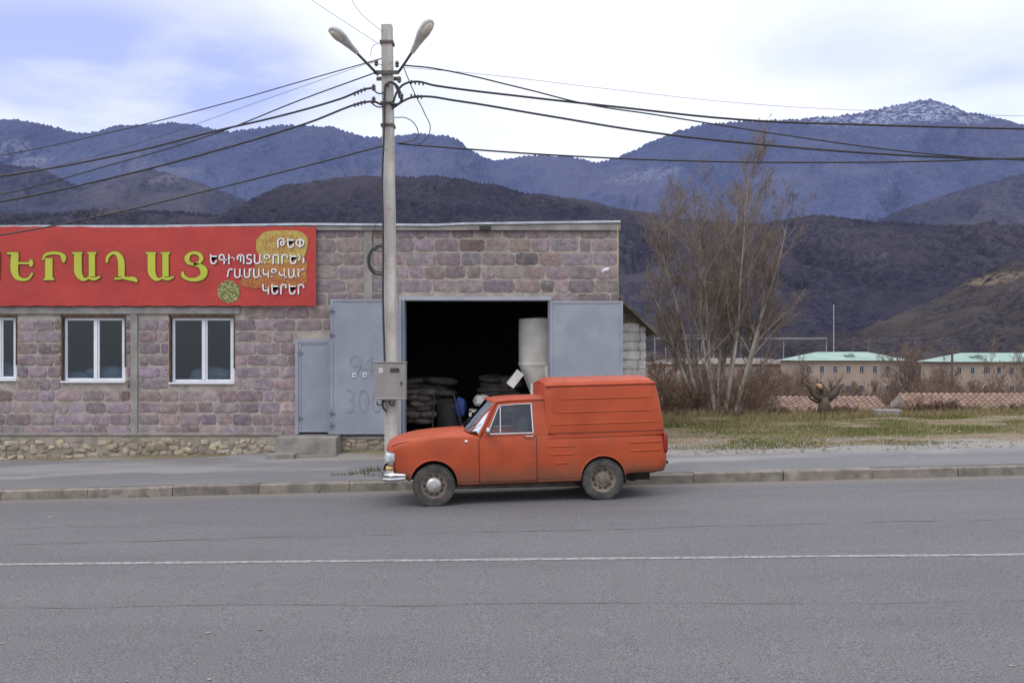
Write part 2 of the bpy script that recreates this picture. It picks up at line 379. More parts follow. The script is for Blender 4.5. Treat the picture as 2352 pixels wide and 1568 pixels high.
# ================================================================ WAREHOUSE
def xw(X): return (X-CX)/114.4
def zw(Y): return H-(Y-YH)/114.4
B=empty('stone_warehouse')
tuff=pm('tuff_stone',(.345,.277,.283),(.232,.183,.194),7,.95,.9,40,.025,attr=True,con=(.32,.66),dirt=((.085,.066,.070),24,.58,.68),dirt2=((.30,.275,.25),3.2,.56,.70),spec=.2)
mort=pm('mortar',(.40,.36,.32),(.28,.25,.225),5,.95,.8,40,.02,spec=.2)
conc=pm('concrete',(.29,.275,.255),(.19,.18,.17),3,.9,.6,30,.015,attr=True)
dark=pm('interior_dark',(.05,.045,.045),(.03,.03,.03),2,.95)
metal_g=pm('painted_grey_steel',(.265,.285,.335),(.215,.232,.285),1.5,.55,.15,6,.01,attr=True,dirt=((.17,.15,.15),3.5,.60,.8))
lite=pm('galvanised_coping',(.5,.53,.6),(.36,.38,.42),4,.45,metal=.3)
XL=-24.; XR=xw(1421); ZT=zw(518)
ops=[(xw(-52),xw(38),zw(873),zw(722)),(xw(142),xw(288),zw(877),zw(723)),(xw(390),xw(538),zw(880),zw(723)),(xw(683),xw(757),zw(996),zw(780)),(xw(926),xw(1264),zw(1002),zw(690))]
g=MB()
gx=sorted(set([XL,XR]+[o[0] for o in ops]+[o[1] for o in ops])); gzz=sorted(set([-.4,ZT]+[o[2] for o in ops]+[o[3] for o in ops]))
for i in range(len(gx)-1):
    for j in range(len(gzz)-1):
        cx=(gx[i]+gx[i+1])/2; cz=(gzz[j]+gzz[j+1])/2
        if any(o[0]<cx<o[1] and o[2]<cz<o[3] for o in ops): continue
        g.box(gx[i],gx[i+1],20.0,20.38,gzz[j],gzz[j+1])
g.make('wall_core',mort,B)
def block(g,x0,x1,z0,z1,yf,tone,yb=20.01,n=(8,5),j=.007,tilt=0):
    nx,nz=n; vs=[]
    for k in range(nz+1):
        for i in range(nx+1):
            e=(i in(0,nx)) or (k in(0,nz)); cr=(i in(0,nx)) and (k in(0,nz))
            px=x0+(x1-x0)*i/nx; pz=z0+(z1-z0)*k/nz+tilt*(i/nx-.5)
            if i in(0,nx): px+=U(-j,j)*1.6
            elif not e: px+=U(-j,j)
            if cr: px+= .018*(1 if i==0 else -1); pz+=.014*(1 if k==0 else -1)
            pz+=U(-j,j)*1.2
            vs.append((px,yf+(U(.004,.011) if e else U(-.006,.006)),pz))
    w=nx+1; fs=[(k*w+i,k*w+i+1,(k+1)*w+i+1,(k+1)*w+i) for k in range(nz) for i in range(nx)]
    per=[i for i in range(nx+1)]+[k*w+nx for k in range(1,nz+1)]+[nz*w+i for i in range(nx-1,-1,-1)]+[k*w for k in range(nz-1,0,-1)]
    nb=len(vs); vs+=[(vs[p][0],yb,vs[p][2]) for p in per]; m_=len(per)
    fs+=[(per[q],nb+q,nb+(q+1)%m_,per[(q+1)%m_]) for q in range(m_)]
    g.add(vs,fs,0,tone)
excl=[(o[0]-.02,o[1]+.02,o[2]-.03,o[3]+.02) for o in ops]
excl+=[(xw(300),xw(318),.5,zw(706)),(xw(-200),xw(560),zw(722),zw(706)),(xw(836),xw(856),zw(690),ZT),(xw(674),xw(760),zw(780),zw(770)),(xw(910),xw(1272),zw(690),zw(680))]
g=MB()
z=zw(1003)+.0
rows=[]
while z<zw(705)-.1: rows.append((z,z+.228,0)); z+=.2365
z=zw(703)
while z<ZT-.08: rows.append((z,min(z+.262,ZT-.02),1)); z+=.272
for (z0,z1,kind) in rows:
    iv=[(-13.5,XR-.01)]
    for (a,b_,c_,d_) in excl:
        ov=min(z1,d_)-max(z0,c_)
        if ov>.03:
            nv=[]
            for (p,q) in iv:
                if b_<=p or a>=q: nv.append((p,q)); continue
                if a>p: nv.append((p,a))
                if b_<q: nv.append((b_,q))
            iv=nv
    for (p,q) in iv:
        x=p-(U(0,.25) if p<-13 else 0)
        while x<q-.06:
            L=U(.32,.54) if kind==0 else U(.38,.68)
            if random.random()<.15: L=U(.2,.3)
            x1=min(x+L,q)
            if q-x1<.12: x1=q
            t=U(.72,1.15); t2=U(-.04,.05)
            r=random.random()
            if r<.12: t*=1.22
            elif r<.20: t*=.78
            if kind==1: t*=.90; 
            tone=(t*(1+t2),t*U(.95,1.05),t*(1-t2)*U(.95,1.13))
            if kind==1: tone=(tone[0],tone[1]*1.03,tone[2]*.98)
            block(g,x+U(.011,.020),x1-U(.011,.020),z0+.013+U(-.006,.008),z1-.014+U(-.008,.004),19.984+U(-.008,.006),tone,tilt=U(-.010,.010))
            x=x1
g.make('tuff_blocks',tuff,B,True,50)
# rubble plinth
g=MB(); pl=[(-14,xw(650)),(xw(785),xw(925))]
for a,b_ in pl:
    n=int((b_-a)/.5)+1
    for i in range(n):
        x0=a+(b_-a)*i/n; x1=a+(b_-a)*(i+1)/n
        g.box(x0,x1,19.93,20.0,sl((x0+x1)/2)+.05,zw(1001)-.0,0)
g.box(xw(1262),XR,19.93,20.0,.1,.58)
g.make('plinth_mortar',pm('plinth_mortar_m',(.31,.275,.23),(.21,.185,.155),4,.95,.8,30,.03),B)
g=MB()
for a,b_ in pl:
    zt=zw(1003)
    for row in range(9):
        x=a+U(0,.1)
        while x<b_-.08:
            L=U(.07,.28); h=U(.035,.07); gb=sl(x)+.28
            zc=gb+row*.085+U(-.03,.03)
            if zc+h<zt and zc-h>gb-.1 and random.random()<.85:
                t=U(.65,1.45); w=U(.8,1.0); M=Matrix.Rotation(U(-.35,.35),3,'Y')
                g.sup((x+L/2,19.93,zc),(L/2*.96,U(.012,.030),h*.95),.5,9,6,0,(t,t*U(.9,1),t*w*.92),M,.16)
            x+=L+U(.005,.05)
g.make('rubble_stones',pm('rubble',(.36,.32,.275),(.25,.22,.20),7,.95,.8,40,.02,attr=True,dirt=((.27,.24,.20),5,.54,.66)),B,True,40)
# concrete members
g=MB()
g.box(xw(301),xw(317),19.965,20.0,.55,zw(706))
g.box(xw(-200),xw(552),19.955,20.0,zw(722)+.004,zw(705))
g.box(xw(836),xw(856),19.967,20.0,zw(690),ZT-.02)
g.box(-14,xw(650),19.915,20.0,zw(1000),zw(993),0,(.95,.93,.9))
g.box(xw(785),xw(925),19.90,20.0,zw(1008),zw(1000),0,(.9,.9,.9))
g.box(xw(648),xw(785),19.35,19.93,.0,zw(998),0,(.95,.93,.9)); g.box(xw(640),xw(700),19.0,19.35,.0,zw(1032),0,(.9,.88,.85)); g.box(xw(700),xw(790),19.1,19.35,.0,zw(1036),0,(.8,.78,.76))
g.box(xw(926),xw(1263),19.6,30,zw(1006)-.3,zw(1004),0,(.9,.9,.95))
g.box(xw(1262),xw(1425),19.5,20,-.1,.35,0)
bevel(g.make('concrete_parts',conc,B),.012)
# other walls, roof
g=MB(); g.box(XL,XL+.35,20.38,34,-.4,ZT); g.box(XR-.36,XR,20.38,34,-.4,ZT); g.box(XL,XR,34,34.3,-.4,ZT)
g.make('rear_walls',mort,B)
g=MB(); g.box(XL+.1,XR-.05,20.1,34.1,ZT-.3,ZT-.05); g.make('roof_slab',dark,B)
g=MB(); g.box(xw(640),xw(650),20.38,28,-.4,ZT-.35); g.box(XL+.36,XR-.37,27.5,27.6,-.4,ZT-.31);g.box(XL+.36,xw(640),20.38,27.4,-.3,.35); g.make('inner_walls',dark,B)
g=MB()
cp_=[(XL,zw(521)),(xw(0),zw(520)),(xw(360),zw(520)),(xw(700),zw(515)),(xw(1000),zw(517)),(xw(1060),zw(514)),(xw(1421)+.03,zw(509))]
g.rings([[(x,19.90,z-.03),(x,19.90,z+.012),(x,20.6,z+.012),(x,20.6,z-.03)] for x,z in cp_])
g.make('roof_coping',lite,B)
g=MB(); g.rings([[(x,19.93,ZT-.1),(x,19.93,z-.034),(x,20.5,z-.034),(x,20.5,ZT-.1)] for x,z in cp_]); g.make('parapet_band',conc,B)
# windows
pvc=pm('white_pvc',(.68,.70,.74),(.60,.62,.66),3,.4)
rust=pm('rusty_steel',(.14,.065,.035),(.05,.035,.03),12,.9,.4,50)
wg=glass_mat('window_glass',(.60,.68,.74),.0,.05)
for (a,b_,c_,d_) in ops[:3]:
    w=MB(); y0,y1=20.06,20.12; t=.055
    a2,b2,c2,d2=a+.03,b_-.01,c_+.02,d_-.055
    w.box(a2,a2+t,y0,y1,c2,d2);w.box(b2-t,b2,y0,y1,c2,d2);w.box(a2+t,b2-t,y0,y1,c2,c2+t);w.box(a2+t,b2-t,y0,y1,d2-t,d2)
    mx=(a2+b2)/2-.03; w.box(mx,mx+.075,y0-.01,y1,c2+t,d2-t)
    w.box(mx+.075,mx+.11,y0+.008,y1,c2+t,d2-t); w.box(b2-t-.03,b2-t,y0+.008,y1,c2+t,d2-t)
    w.box(a-.01,b_+.01,19.945,20.058,c_-.015,c_+.018)
    bevel(w.make('window_frame',pvc,B),.006)
    w=MB(); w.box(a2+t,b2-t,20.085,20.092,c2+t,d2-t); w.make('window_glass',wg,B)
    w=MB(); w.box(a-.005,a+.022,19.97,20.05,c_+.03,d_); w.box(a-.005,b_,19.97,20.05,d_-.045,d_+.004); w.box(b_-.006,b_+.008,19.97,20.05,c_+.3,d_-.05); w.make('window_steel_lintel',rust,B)
sackm=pm('sack_white',(.80,.80,.80),(.65,.65,.65),6,.9,.5,15,.02,attr=True)
g=MB()
for (a,b_,c_,d_) in ops[:3]:
    for k in range(6):
        g.sup((U(a+.1,b_-.1),20.40+U(-.03,.10),c_+U(.0,.20)),(.34,.18,.12),.7,14,8,0,(1,1,1),Matrix.Rotation(U(-.2,.2),3,'Y'),.03)
    g.box(a-.2,b_+.2,20.4,21.2,c_-.4,c_-.05,0,(.5,.5,.5))
g.make('sacks_behind_windows',sackm,B,True)
# doors
def door(name,X0,X1,Y0,Y1,y,rails=(),tone=(1,1,1)):
    g=MB(); g.box(xw(X0),xw(X1),y,y+.05,zw(Y1),zw(Y0),0,tone); t=.05
    a,b_,c_,d_=xw(X0),xw(X1),zw(Y1),zw(Y0)
    g.box(a,a+t,y-.012,y-.001,c_,d_,0,tuple(v*1.03 for v in tone)); g.box(b_-t,b_,y-.012,y-.001,c_,d_,0,tone)
    g.box(a+t,b_-t,y-.012,y-.001,d_-t,d_,0,tone); g.box(a+t,b_-t,y-.012,y-.001,c_,c_+t,0,tone)
    for zz in rails: g.tube([(a-.03,y-.02,zw(zz)),(a+.09,y-.02,zw(zz))],.012,6,0,(.5,.5,.5)); g.tube([(a+.01,y-.02,zw(zz)-.06),(a+.01,y-.02,zw(zz)+.06)],.016,8,0,(.6,.6,.6))
    return bevel(g.make(name,metal_g,B),.005)
door('swing_door_left',762,924,688,996,19.86,(715,770,948,975))
door('swing_door_right',1263,1429,692,992,19.86,(),(1.08,1.08,1.06))
door('small_door',687,755,786,992,19.955,(810,960),(.95,.95,.97))
g=MB(); f_=.05
g.box(xw(679),xw(687),19.93,20.05,zw(996),zw(778)); g.box(xw(755),xw(762),19.93,20.05,zw(996),zw(778)); g.box(xw(687),xw(755),19.93,20.05,zw(786),zw(778))
g.box(xw(918),xw(1266),19.90,20.02,zw(690),zw(682),0,(1.3,1.3,1.3)); g.box(xw(925),xw(930),19.9,20.3,zw(1000),zw(690)); g.box(xw(1259),xw(1263),19.95,20.3,zw(1000),zw(690))
g.make('door_frames',metal_g,B)
def text(body,X0,X1,Y0,Y1,y,mat,parent,name,offset=0.,wx=xw,wz=zw,sp=1.):
    cu=bpy.data.curves.new(name,'FONT'); cu.body=body; cu.size=1; cu.offset=offset; cu.fill_mode='FRONT'; cu.space_character=sp; cu.resolution_u=6
    ob=bpy.data.objects.new(name,cu); COL.objects.link(ob); cu.materials.append(mat)
    bpy.context.view_layer.update()
    bb=ob.bound_box; x0=min(p[0] for p in bb);x1=max(p[0] for p in bb);y0=min(p[1] for p in bb);y1=max(p[1] for p in bb)
    sx=(wx(X1)-wx(X0))/max(x1-x0,.01); sy=(wz(Y0)-wz(Y1))/max(y1-y0,.01)
    ob.scale=(sx,sy,1); ob.rotation_euler=(math.pi/2,0,0); ob.location=(wx(X0)-x0*sx,y,wz(Y1)-y0*sy); ob.parent=parent
    return ob
gm=pm('faded_graffiti',(.235,.232,.30),(.26,.275,.325),8,.7)
text('9',806,832,815,865,19.842,gm,B,'graffiti_9',-.03); text('4',832,862,815,865,19.842,gm,B,'graffiti_4',-.03); text('300',797,878,893,945,19.842,gm,B,'graffiti_300',-.03)
g=MB()
for X in (816,840):
    g.box(xw(X-4),xw(X+5),19.838,19.846,zw(866),zw(856),0,(2.2,2.2,2.2)); g.box(xw(X-1),xw(X+3),19.836,19.8375,zw(863),zw(859),0,(.2,.2,.2))
g.make('door_stickers',metal_g,B)
# lean-to
wb=pm('whitewashed_block',(.50,.49,.48),(.36,.35,.34),5,.95,.6,40,.015,attr=True)
def xl(X,d=21.): return (X-CX)*d/F
def zl(Y,d=21.): return H-(Y-YH)*d/F
g=MB(); z=-.1
while z<zl(716):
    top=z+.19; x=xl(1429)+.0; xe=xl(1484)
    while x<xe-.02:
        x1=min(x+U(.3,.4),xe); lim=zl(692)-(x1-xl(1421))*(zl(685)-zl(760))/(xl(1503)-xl(1421))
        if z+.1<lim: block(g,x+.005,x1-.005,z+.006,min(top,lim)-.006,20.98,(U(1.0,1.25),)*3,21.05,(4,3),.003)
        x=x1
    z+=.195
g.box(XR,xl(1483),21.0,26,-.4,zl(757),0,(.7,.7,.7))
g.make('leanto_wall',wb,B,True,40)
g=MB()
p0=(xl(1421),zl(685)); p1=(xl(1504),zl(761))
g.rings([[(p[0],y,p[1]-.07),(p[0],y,p[1]+.0)] +[(p[0],26,p[1]),(p[0],26,p[1]-.07)] for p in (p0,p1) for y in (20.7,)])
g.add([(p0[0],21.02,p0[1]-.07),(p1[0]-.2,21.02,p1[1]+.12),(p1[0]-.2,21.02,zl(757)),(p0[0],21.02,zl(757))],[(0,1,2,3)],0,(1.4,1.4,1.4))
for q in (0,.25,.5,.75,1): 
    x=p0[0]+(p1[0]-p0[0])*.97; g.box(x-.05,x,20.8+q*5,20.86+q*5,p1[1]-.13,p1[1]-.06)
g.make('leanto_roof',pm('weathered_timber',(.14,.12,.09),(.08,.07,.055),8,.9,attr=True),B)
# interior things
g=MB()
def stack(X0,X1,Y0,Y1,d,g=g):
    x0=(X0-CX)*d/F;x1=(X1-CX)*d/F;z0=H-(Y1-YH)*d/F;z1=H-(Y0-YH)*d/F
    n=max(1,int((z1-z0)/.12))
    for k in range(n):
        flip=k%2
        xs_=[.3,.78] if flip else [.22,.66]
        for q in xs_:
            for dy in (0,.45):
                t=U(.55,1.0); M=Matrix.Rotation(U(-.35,.35),3,'Z')@Matrix.Rotation(U(-.10,.10),3,'Y')
                g.sup((x0+q*(x1-x0)+U(-.06,.06),d+dy+U(-.1,.1),z0+(k+.5)*.12+U(-.02,.02)),((x1-x0)*U(.27,.36),U(.22,.32),U(.075,.10)),U(.72,.95),16,9,0,(t,t*.97,t*.93),M,.07)
stack(915,1035,866,965,22.8); stack(930,1000,888,970,21.7); stack(1105,1200,860,925,23); stack(1112,1190,905,960,22)
g.make('feed_sacks',pm('sack_fabric',(.24,.22,.205),(.15,.14,.13),9,.9,.8,10,.06,attr=True),B,True)
g=MB(); d=21.; cx_=xl(1240); 
g.rev([(.44,zl(835)),(.445,zl(834)),(.445,zl(735)),(.43,zl(732)),(.1,zl(728))],(cx_,21.1,0),'z',32)
g.rev([(.09,zl(935)),(.445,zl(837))],(cx_,21.1,0),'z',32); g.rev([(.455,zl(838)),(.455,zl(832))],(cx_,21.1,0),'z',32)
M=Matrix.Translation((xl(1184),20.7,zl(868)))@Matrix.Rotation(math.radians(38),4,'Y'); g.box(-.09,.09,-.1,.1,-.19,.17,0,(1,1,1),M)
g.box(cx_+.10,cx_+.16,20.65,20.71,.5,zl(840)); g.box(cx_-.2,cx_-.16,20.65,20.71,.5,zl(880));
g.make('feed_hopper',pm('hopper_white',(.74,.72,.67),(.60,.58,.54),3,.5),B,True,40)
g=MB(); 
for i in range(4): g.box(xl(1078),xl(1122),20.8,21.4,.56+i*.13,.60+i*.13,0,(1,1,1))
for i in range(3): g.box(xl(1078+i*20),xl(1084+i*20),20.8,21.4,.56,1.0)
g.make('pallet_crate',pm('crate',(.5,.5,.48),(.3,.3,.28),5,.8),B)
g=MB()
g.rev([(.28,.55),(.36,1.1),(.33,1.1),(.25,.6)],(xl(1028),21.8,0),'z',20,0,(.25,.25,.27)); g.sup((xl(1055),21.5,1.02),(.14,.12,.22),.8,12,8,0,(.15,.3,1.3),None,.15)
g.sup((xl(1105),21.3,1.18),(.17,.15,.12),.8,12,8,0,(3,3,3),None,.2); g.tube([(xl(990),21.4,.6),(xl(995),21.3,1.3),(xl(1040),21.3,1.32),(xl(1060),21.3,.6)],.015,6,0,(.5,.5,.5))
g.make('barrel_and_bags',pm('misc',(.2,.2,.2),(.16,.16,.16),5,.6,attr=True),B,True,40)
# wall fixtures
g=MB(); g.box(xw(1102),xw(1128),19.78,19.86,zw(532),zw(522)); g.box(xw(1112),xw(1118),19.86,19.97,zw(528),zw(524)); g.box(xw(1104),xw(1126),19.76,19.78,zw(531),zw(523))
g.make('wall_floodlight',pm('black_metal',(.03,.03,.03),None,5,.5),B)
g=MB(); g.tube([(xw(1382),19.75,zw(624)),(xw(1394),19.85,zw(620))],.035,10); g.tube([(xw(1394),19.85,zw(620)),(xw(1400),19.97,zw(616))],.015,6); g.make('security_camera',pvc,B,True,40)
g=MB(); g.tube([(xw(1418),19.93,zw(518)),(xw(1418),19.93,zw(690))],.009,8); g.make('gas_pipe',pm('yellow_paint',(.45,.35,.07),None,5,.5),B,True)
# ================================================================ BANNER SIGN
SG=empty('banner_sign')
red=pm('banner_red',(.43,.034,.026),(.37,.028,.023),1.2,.55,.5,1.8,.05)
g=MB(); nx_,nz_=160,20; x0,x1=xw(-420),xw(728); z0,z1=zw(703),zw(522); vs=[]
for j in range(nz_+1):
    for i in range(nx_+1):
        x=x0+(x1-x0)*i/nx_; z=z0+(z1-z0)*j/nz_
        e=.006*math.sin(i*.9+j*.35)*(1 if j in (0,nz_) else .35)
        vs.append((x,19.90+(float(vnoise(np.array(x*1.2+z*.8),np.array(z*2.),4))-.5)*.014,z+(e if j in (0,nz_) else 0)))
w=nx_+1; g.add(vs,[(j*w+i,j*w+i+1,(j+1)*w+i+1,(j+1)*w+i) for j in range(nz_) for i in range(nx_)])
g.make('banner_sheet',red,SG,True)
g=MB(); g.box(x0,x1,19.915,19.96,z0+.02,z0+.06); g.box(x0,x1,19.915,19.96,z1-.06,z1-.02); g.box(x1-.06,x1-.02,19.915,19.96,z0+.07,z1-.07); g.make('banner_battens',rust,SG)
yel=pm('letter_yellow',(.46,.48,.035),(.41,.44,.035),3,.5); olv=pm('letter_outline',(.10,.07,.012),None,3,.6)
wht=pm('letter_white',(.80,.80,.82),None,3,.5); nav=pm('letter_shadow',(.13,.035,.07),None,3,.6)
def cr(pts,n=8):
    out=[]; q=[pts[0]]+list(pts)+[pts[-1]]
    for i in range(1,len(q)-2):
        for k in range(n):
            t=k/n; r=[]
            for a in range(3):
                p0,p1,p2,p3=q[i-1][a],q[i][a],q[i+1][a],q[i+2][a]
                r.append(.5*((2*p1)+(-p0+p2)*t+(2*p0-5*p1+4*p2-p3)*t*t+(-p0+3*p1-3*p2+p3)*t**3))
            out.append(tuple(r))
    out.append(tuple(q[-2])); return out
K=.26; T=.07
LET={'Կ':[[(.2,1,K),(.2,.5,K),(.25,.15,K*.8),(.5,.04,T),(.75,.15,T),(.8,.3,T)],[(.8,1,K),(.8,0,K)]],
'Ե':[[(.30,.97,K),(.28,.6,K*1.05),(.28,.35,K),(.36,.12,K*.75),(.55,.02,T*1.5),(.78,.05,T*1.2),(.93,.25,T)],[(.3,.60,T),(.85,.60,T)],[(.86,.72,T*1.3),(.88,.60,T*2.2),(.86,.48,T*1.3)],[(.02,.95,T),(.4,.95,T*1.3)]],
'Ր':[[(.33,.02,K),(.33,.5,K),(.33,.78,K)],[(.08,.72,T),(.2,.90,T*1.3),(.5,.96,T*1.4),(.8,.93,T*1.5),(.93,.80,K*.7),(.92,.62,T)],[(.12,.03,T),(.55,.03,T)]],
'Ա':[[(.20,.96,K),(.20,.55,K*1.05),(.22,.25,K),(.35,.05,K*.6),(.52,.04,T),(.66,.18,T),(.70,.4,T)],[(.70,.98,K*.85),(.70,.12,K*.85)],[(.60,.07,T),(.80,.04,T*1.5),(1.0,.12,T*.7)],[(.0,.96,T),(.36,.96,T)],[(.54,.96,T),(.86,.96,T)]],
'Ղ':[[(.04,.62,T),(.06,.80,K*.4),(.18,.94,T*1.4),(.34,.95,K*.5),(.46,.80,K*.8),(.50,.55,K*.9),(.50,.12,K*.85)],[(.50,.09,T),(.72,.05,K*.45),(.9,.03,K*.6),(1.0,-.06,T)],[(.28,.05,T),(.5,.05,T)]],
'Ց':[[(.06,.30,T),(.10,.14,K*.5),(.30,.03,T*1.5),(.60,.02,T*2),(.86,.14,K*.8),(.90,.34,K),(.75,.50,K*.6),(.48,.56,T*1.3),(.30,.62,K*.5),(.24,.78,K*.7),(.36,.93,T*1.6),(.58,.97,T*1.5),(.76,.88,K*.5),(.80,.74,K*.55),(.68,.60,T*1.3),(.5,.55,T)]]}
g1=MB();g2=MB()
def ribbon(g,pts,X0,X1,Y0,Y1,y,ex=0.):
    ps=cr(pts); W_=X1-X0; Hh=Y1-Y0; q=[(X0+p[0]*W_,Y1-p[1]*Hh,p[2]*65*.5+ex) for p in ps]; vs=[]
    for i,(a,b_,w_) in enumerate(q):
        j0=max(i-1,0);j1=min(i+1,len(q)-1); tx=q[j1][0]-q[j0][0];ty=q[j1][1]-q[j0][1]; l=math.hypot(tx,ty) or 1; tx/=l;ty/=l
        e=(-ex if i==0 else ex if i==len(q)-1 else 0); a+=tx*e;b_+=ty*e
        for s_ in (-1,1): vs.append((xw(a-ty*w_*s_),y,zw(b_+tx*w_*s_)))
    g.add(vs,[(2*i,2*i+1,2*i+3,2*i+2) for i in range(len(q)-1)])
for ch,X0,X1 in [('Կ',-62,12),('Ե',22,86),('Ր',100,156),('Ա',172,236),('Ղ',248,320),('Ա',340,404),('Ց',420,478)]:
    for k,st in enumerate(LET[ch]):
        ribbon(g1,st,X0,X1,580,644,19.880-.0012*k,0); ribbon(g2,st,X0,X1,580,644,19.887-.0008*k,1.4)
g1.make('lettering_yellow',yel,SG); g2.make('lettering_outline',olv,SG)
def poly(g,pts,y,mi=0): 
    ps=cr([(p[0],p[1],0) for p in pts]+[(pts[0][0],pts[0][1],0)],5)[:-1]; g.add([(xw(p[0]),y,zw(p[1])) for p in ps],[tuple(range(len(ps)))],mi)
def grain(name,a,b_,sc):
    m,nt,b,o=base_mat(name); v=nt.nodes.new('ShaderNodeTexVoronoi'); v.inputs['Scale'].default_value=sc
    tcn=nt.nodes.new('ShaderNodeTexCoord'); nt.links.new(tcn.outputs['Object'],v.inputs[0])
    nt.links.new(mixc(nt,mrange(nt,v.outputs[0],.1,.7),a,b_),b.inputs['Base Color']); b.inputs['Roughness'].default_value=.5; return m
g=MB()
poly(g,[(592,552),(612,534),(650,531),(690,533),(709,548),(707,575),(700,600),(706,640),(690,655),(620,655),(598,640),(604,600),(592,575)],19.8895,0)
poly(g,[(604,555),(625,542),(660,540),(692,548),(697,565),(675,580),(640,583),(610,575)],19.8885,1)
poly(g,[(552,648),(585,615),(610,630),(650,640),(700,632),(706,650),(670,662),(600,663),(560,658)],19.8878,2)
poly(g,[(588,612),(598,602),(640,606),(700,600),(708,612),(702,628),(660,640),(620,632)],19.8888,3)
poly(g,[(502,670),(510,652),(528,645),(547,652),(555,671),(547,690),(528,696),(510,689)],19.8885,4)
g.make('grain_sack_picture',[grain('sack_y',(.46,.36,.09),(.38,.26,.05),14),grain('corn',(.50,.36,.11),(.33,.17,.03),26),grain('corn_spill',(.44,.20,.04),(.32,.075,.02),26),grain('sack_o',(.40,.19,.04),(.38,.14,.03),12),grain('pellets',(.46,.40,.18),(.10,.12,.02),22)],SG)
for t_,a,b_,c_,d_ in [('ԹԵՓ',640,702,548,571),('ԵԳԻՊՏԱՑՈՐԵՆ',487,702,584,608),('ՀԱՄԱԿՑՎԱԾ',525,702,618,642),('ԿԵՐԵՐ',606,702,653,677)]:
    text(t_,a,b_,c_,d_,19.874,wht,SG,'lettering_white',.013,sp=1.08)
    text(t_,a+1,b_+1,c_+1,d_+1,19.881,nav,SG,'lettering_shadow',.022,sp=1.08)

# ================================================================ UTILITY POLE
UP=empty('utility_pole'); d=17.; pxm=F/d
pb=P(901,1085,d); pt=P(889,60,d)
g=MB(); rings=[]
for k in range(25):
    t=k/24; x=pb[0]+(pt[0]-pb[0])*t; z=pb[2]-.15+(pt[2]-pb[2]+.15)*t; w=.112-.022*t; wy=.12-.02*t; c_=.018
    j=lambda: U(-.003,.003)
    rings.append([(x+a+j(),17+b_+j(),z) for a,b_ in [(-w+c_,-wy),(w-c_,-wy),(w,-wy+c_),(w,wy-c_),(w-c_,wy),(-w+c_,wy),(-w,wy-c_),(-w,-wy+c_)]])
g.rings(rings); g.make('concrete_shaft',pm('pole_concrete',(.48,.46,.43),(.35,.33,.305),5,.9,.7,25,.012,dirt=((.17,.155,.14),9,.58,.72),stretch=(1,1,.35)),UP,True,40)
blk=pm('black_rubber',(.018,.018,.02),(.03,.03,.032),8,.55); stl=pm('dark_steel',(.07,.065,.065),(.13,.10,.085),14,.6,metal=.3)
def pole_x(Y): return 901+(Y-1085)*(901-889)/(1085-60)
g=MB()
for Y in (172,176): g.box(*(P(pole_x(Y)-28,Y,d)[0],P(pole_x(Y)+28,Y,d)[0]),16.84 if Y==172 else 17.12,16.88 if Y==172 else 17.16,P(0,Y+4,d)[2],P(0,Y-4,d)[2])
for Y in (100,240,290): 
    x=P(pole_x(Y),Y,d)[0]; z=P(0,Y,d)[2]; g.box(x-.115,x+.115,16.87,17.13,z-.02,z+.02)
for (X,Y) in [(868,152),(915,155),(862,208),(920,190),(862,236),(925,228)]:
    p=P(X,Y,d); g.rev([(.015,-.06),(.035,-.04),(.035,-.02),(.02,-.01),(.035,.0),(.035,.02),(.015,.05)],(p[0],16.8,p[2]),'z',10)
g.make('steel_brackets',stl,UP)
def curve(name,splines,mat,parent,res=6):
    cu=bpy.data.curves.new(name,'CURVE'); cu.dimensions='3D'; cu.bevel_depth=1.; cu.bevel_resolution=2; cu.resolution_u=res; cu.materials.append(mat)
    for pts,r in splines:
        s_=cu.splines.new('BEZIER'); s_.bezier_points.add(len(pts)-1)
        for bp,p in zip(s_.bezier_points,pts): bp.co=p; bp.handle_left_type=bp.handle_right_type='AUTO'; bp.radius=r
    ob=bpy.data.objects.new(name,cu); COL.objects.link(ob); ob.parent=parent; return ob
def Q(lst,dd=16.83): return [P(x,y,dd) for x,y in lst]
curve('pole_cables',[(Q([(884,200),(882,300),(878,420),(880,520),(880,700),(884,850),(884,900),(880,935),(888,945)]),.018),
 (Q([(890,200),(893,190),(905,192),(918,210),(920,235),(905,240),(895,235)]),.022),(Q([(884,205),(886,195),(900,190),(912,205),(918,225)]),.018),
 (Q([(906,270),(935,272),(958,295),(958,315),(940,325),(915,330)]),.008),(Q([(925,150),(950,210),(975,260),(988,298),(965,330),(930,330)],16.9),.008),
 (Q([(868,570),(850,580),(845,600),(855,625),(880,632)],19.3),.016),(Q([(880,565),(855,572),(848,600),(862,628),(882,630)],19.2),.014),(Q([(882,560),(860,570),(850,595),(858,620),(880,626)],19.1),.012),
 (Q([(880,470),(862,520),(858,560),(870,565)],17.5),.006),(Q([(885,920),(868,930),(866,922)]),.010),(Q([(895,920),(900,932),(905,922)]),.01)],blk,UP)
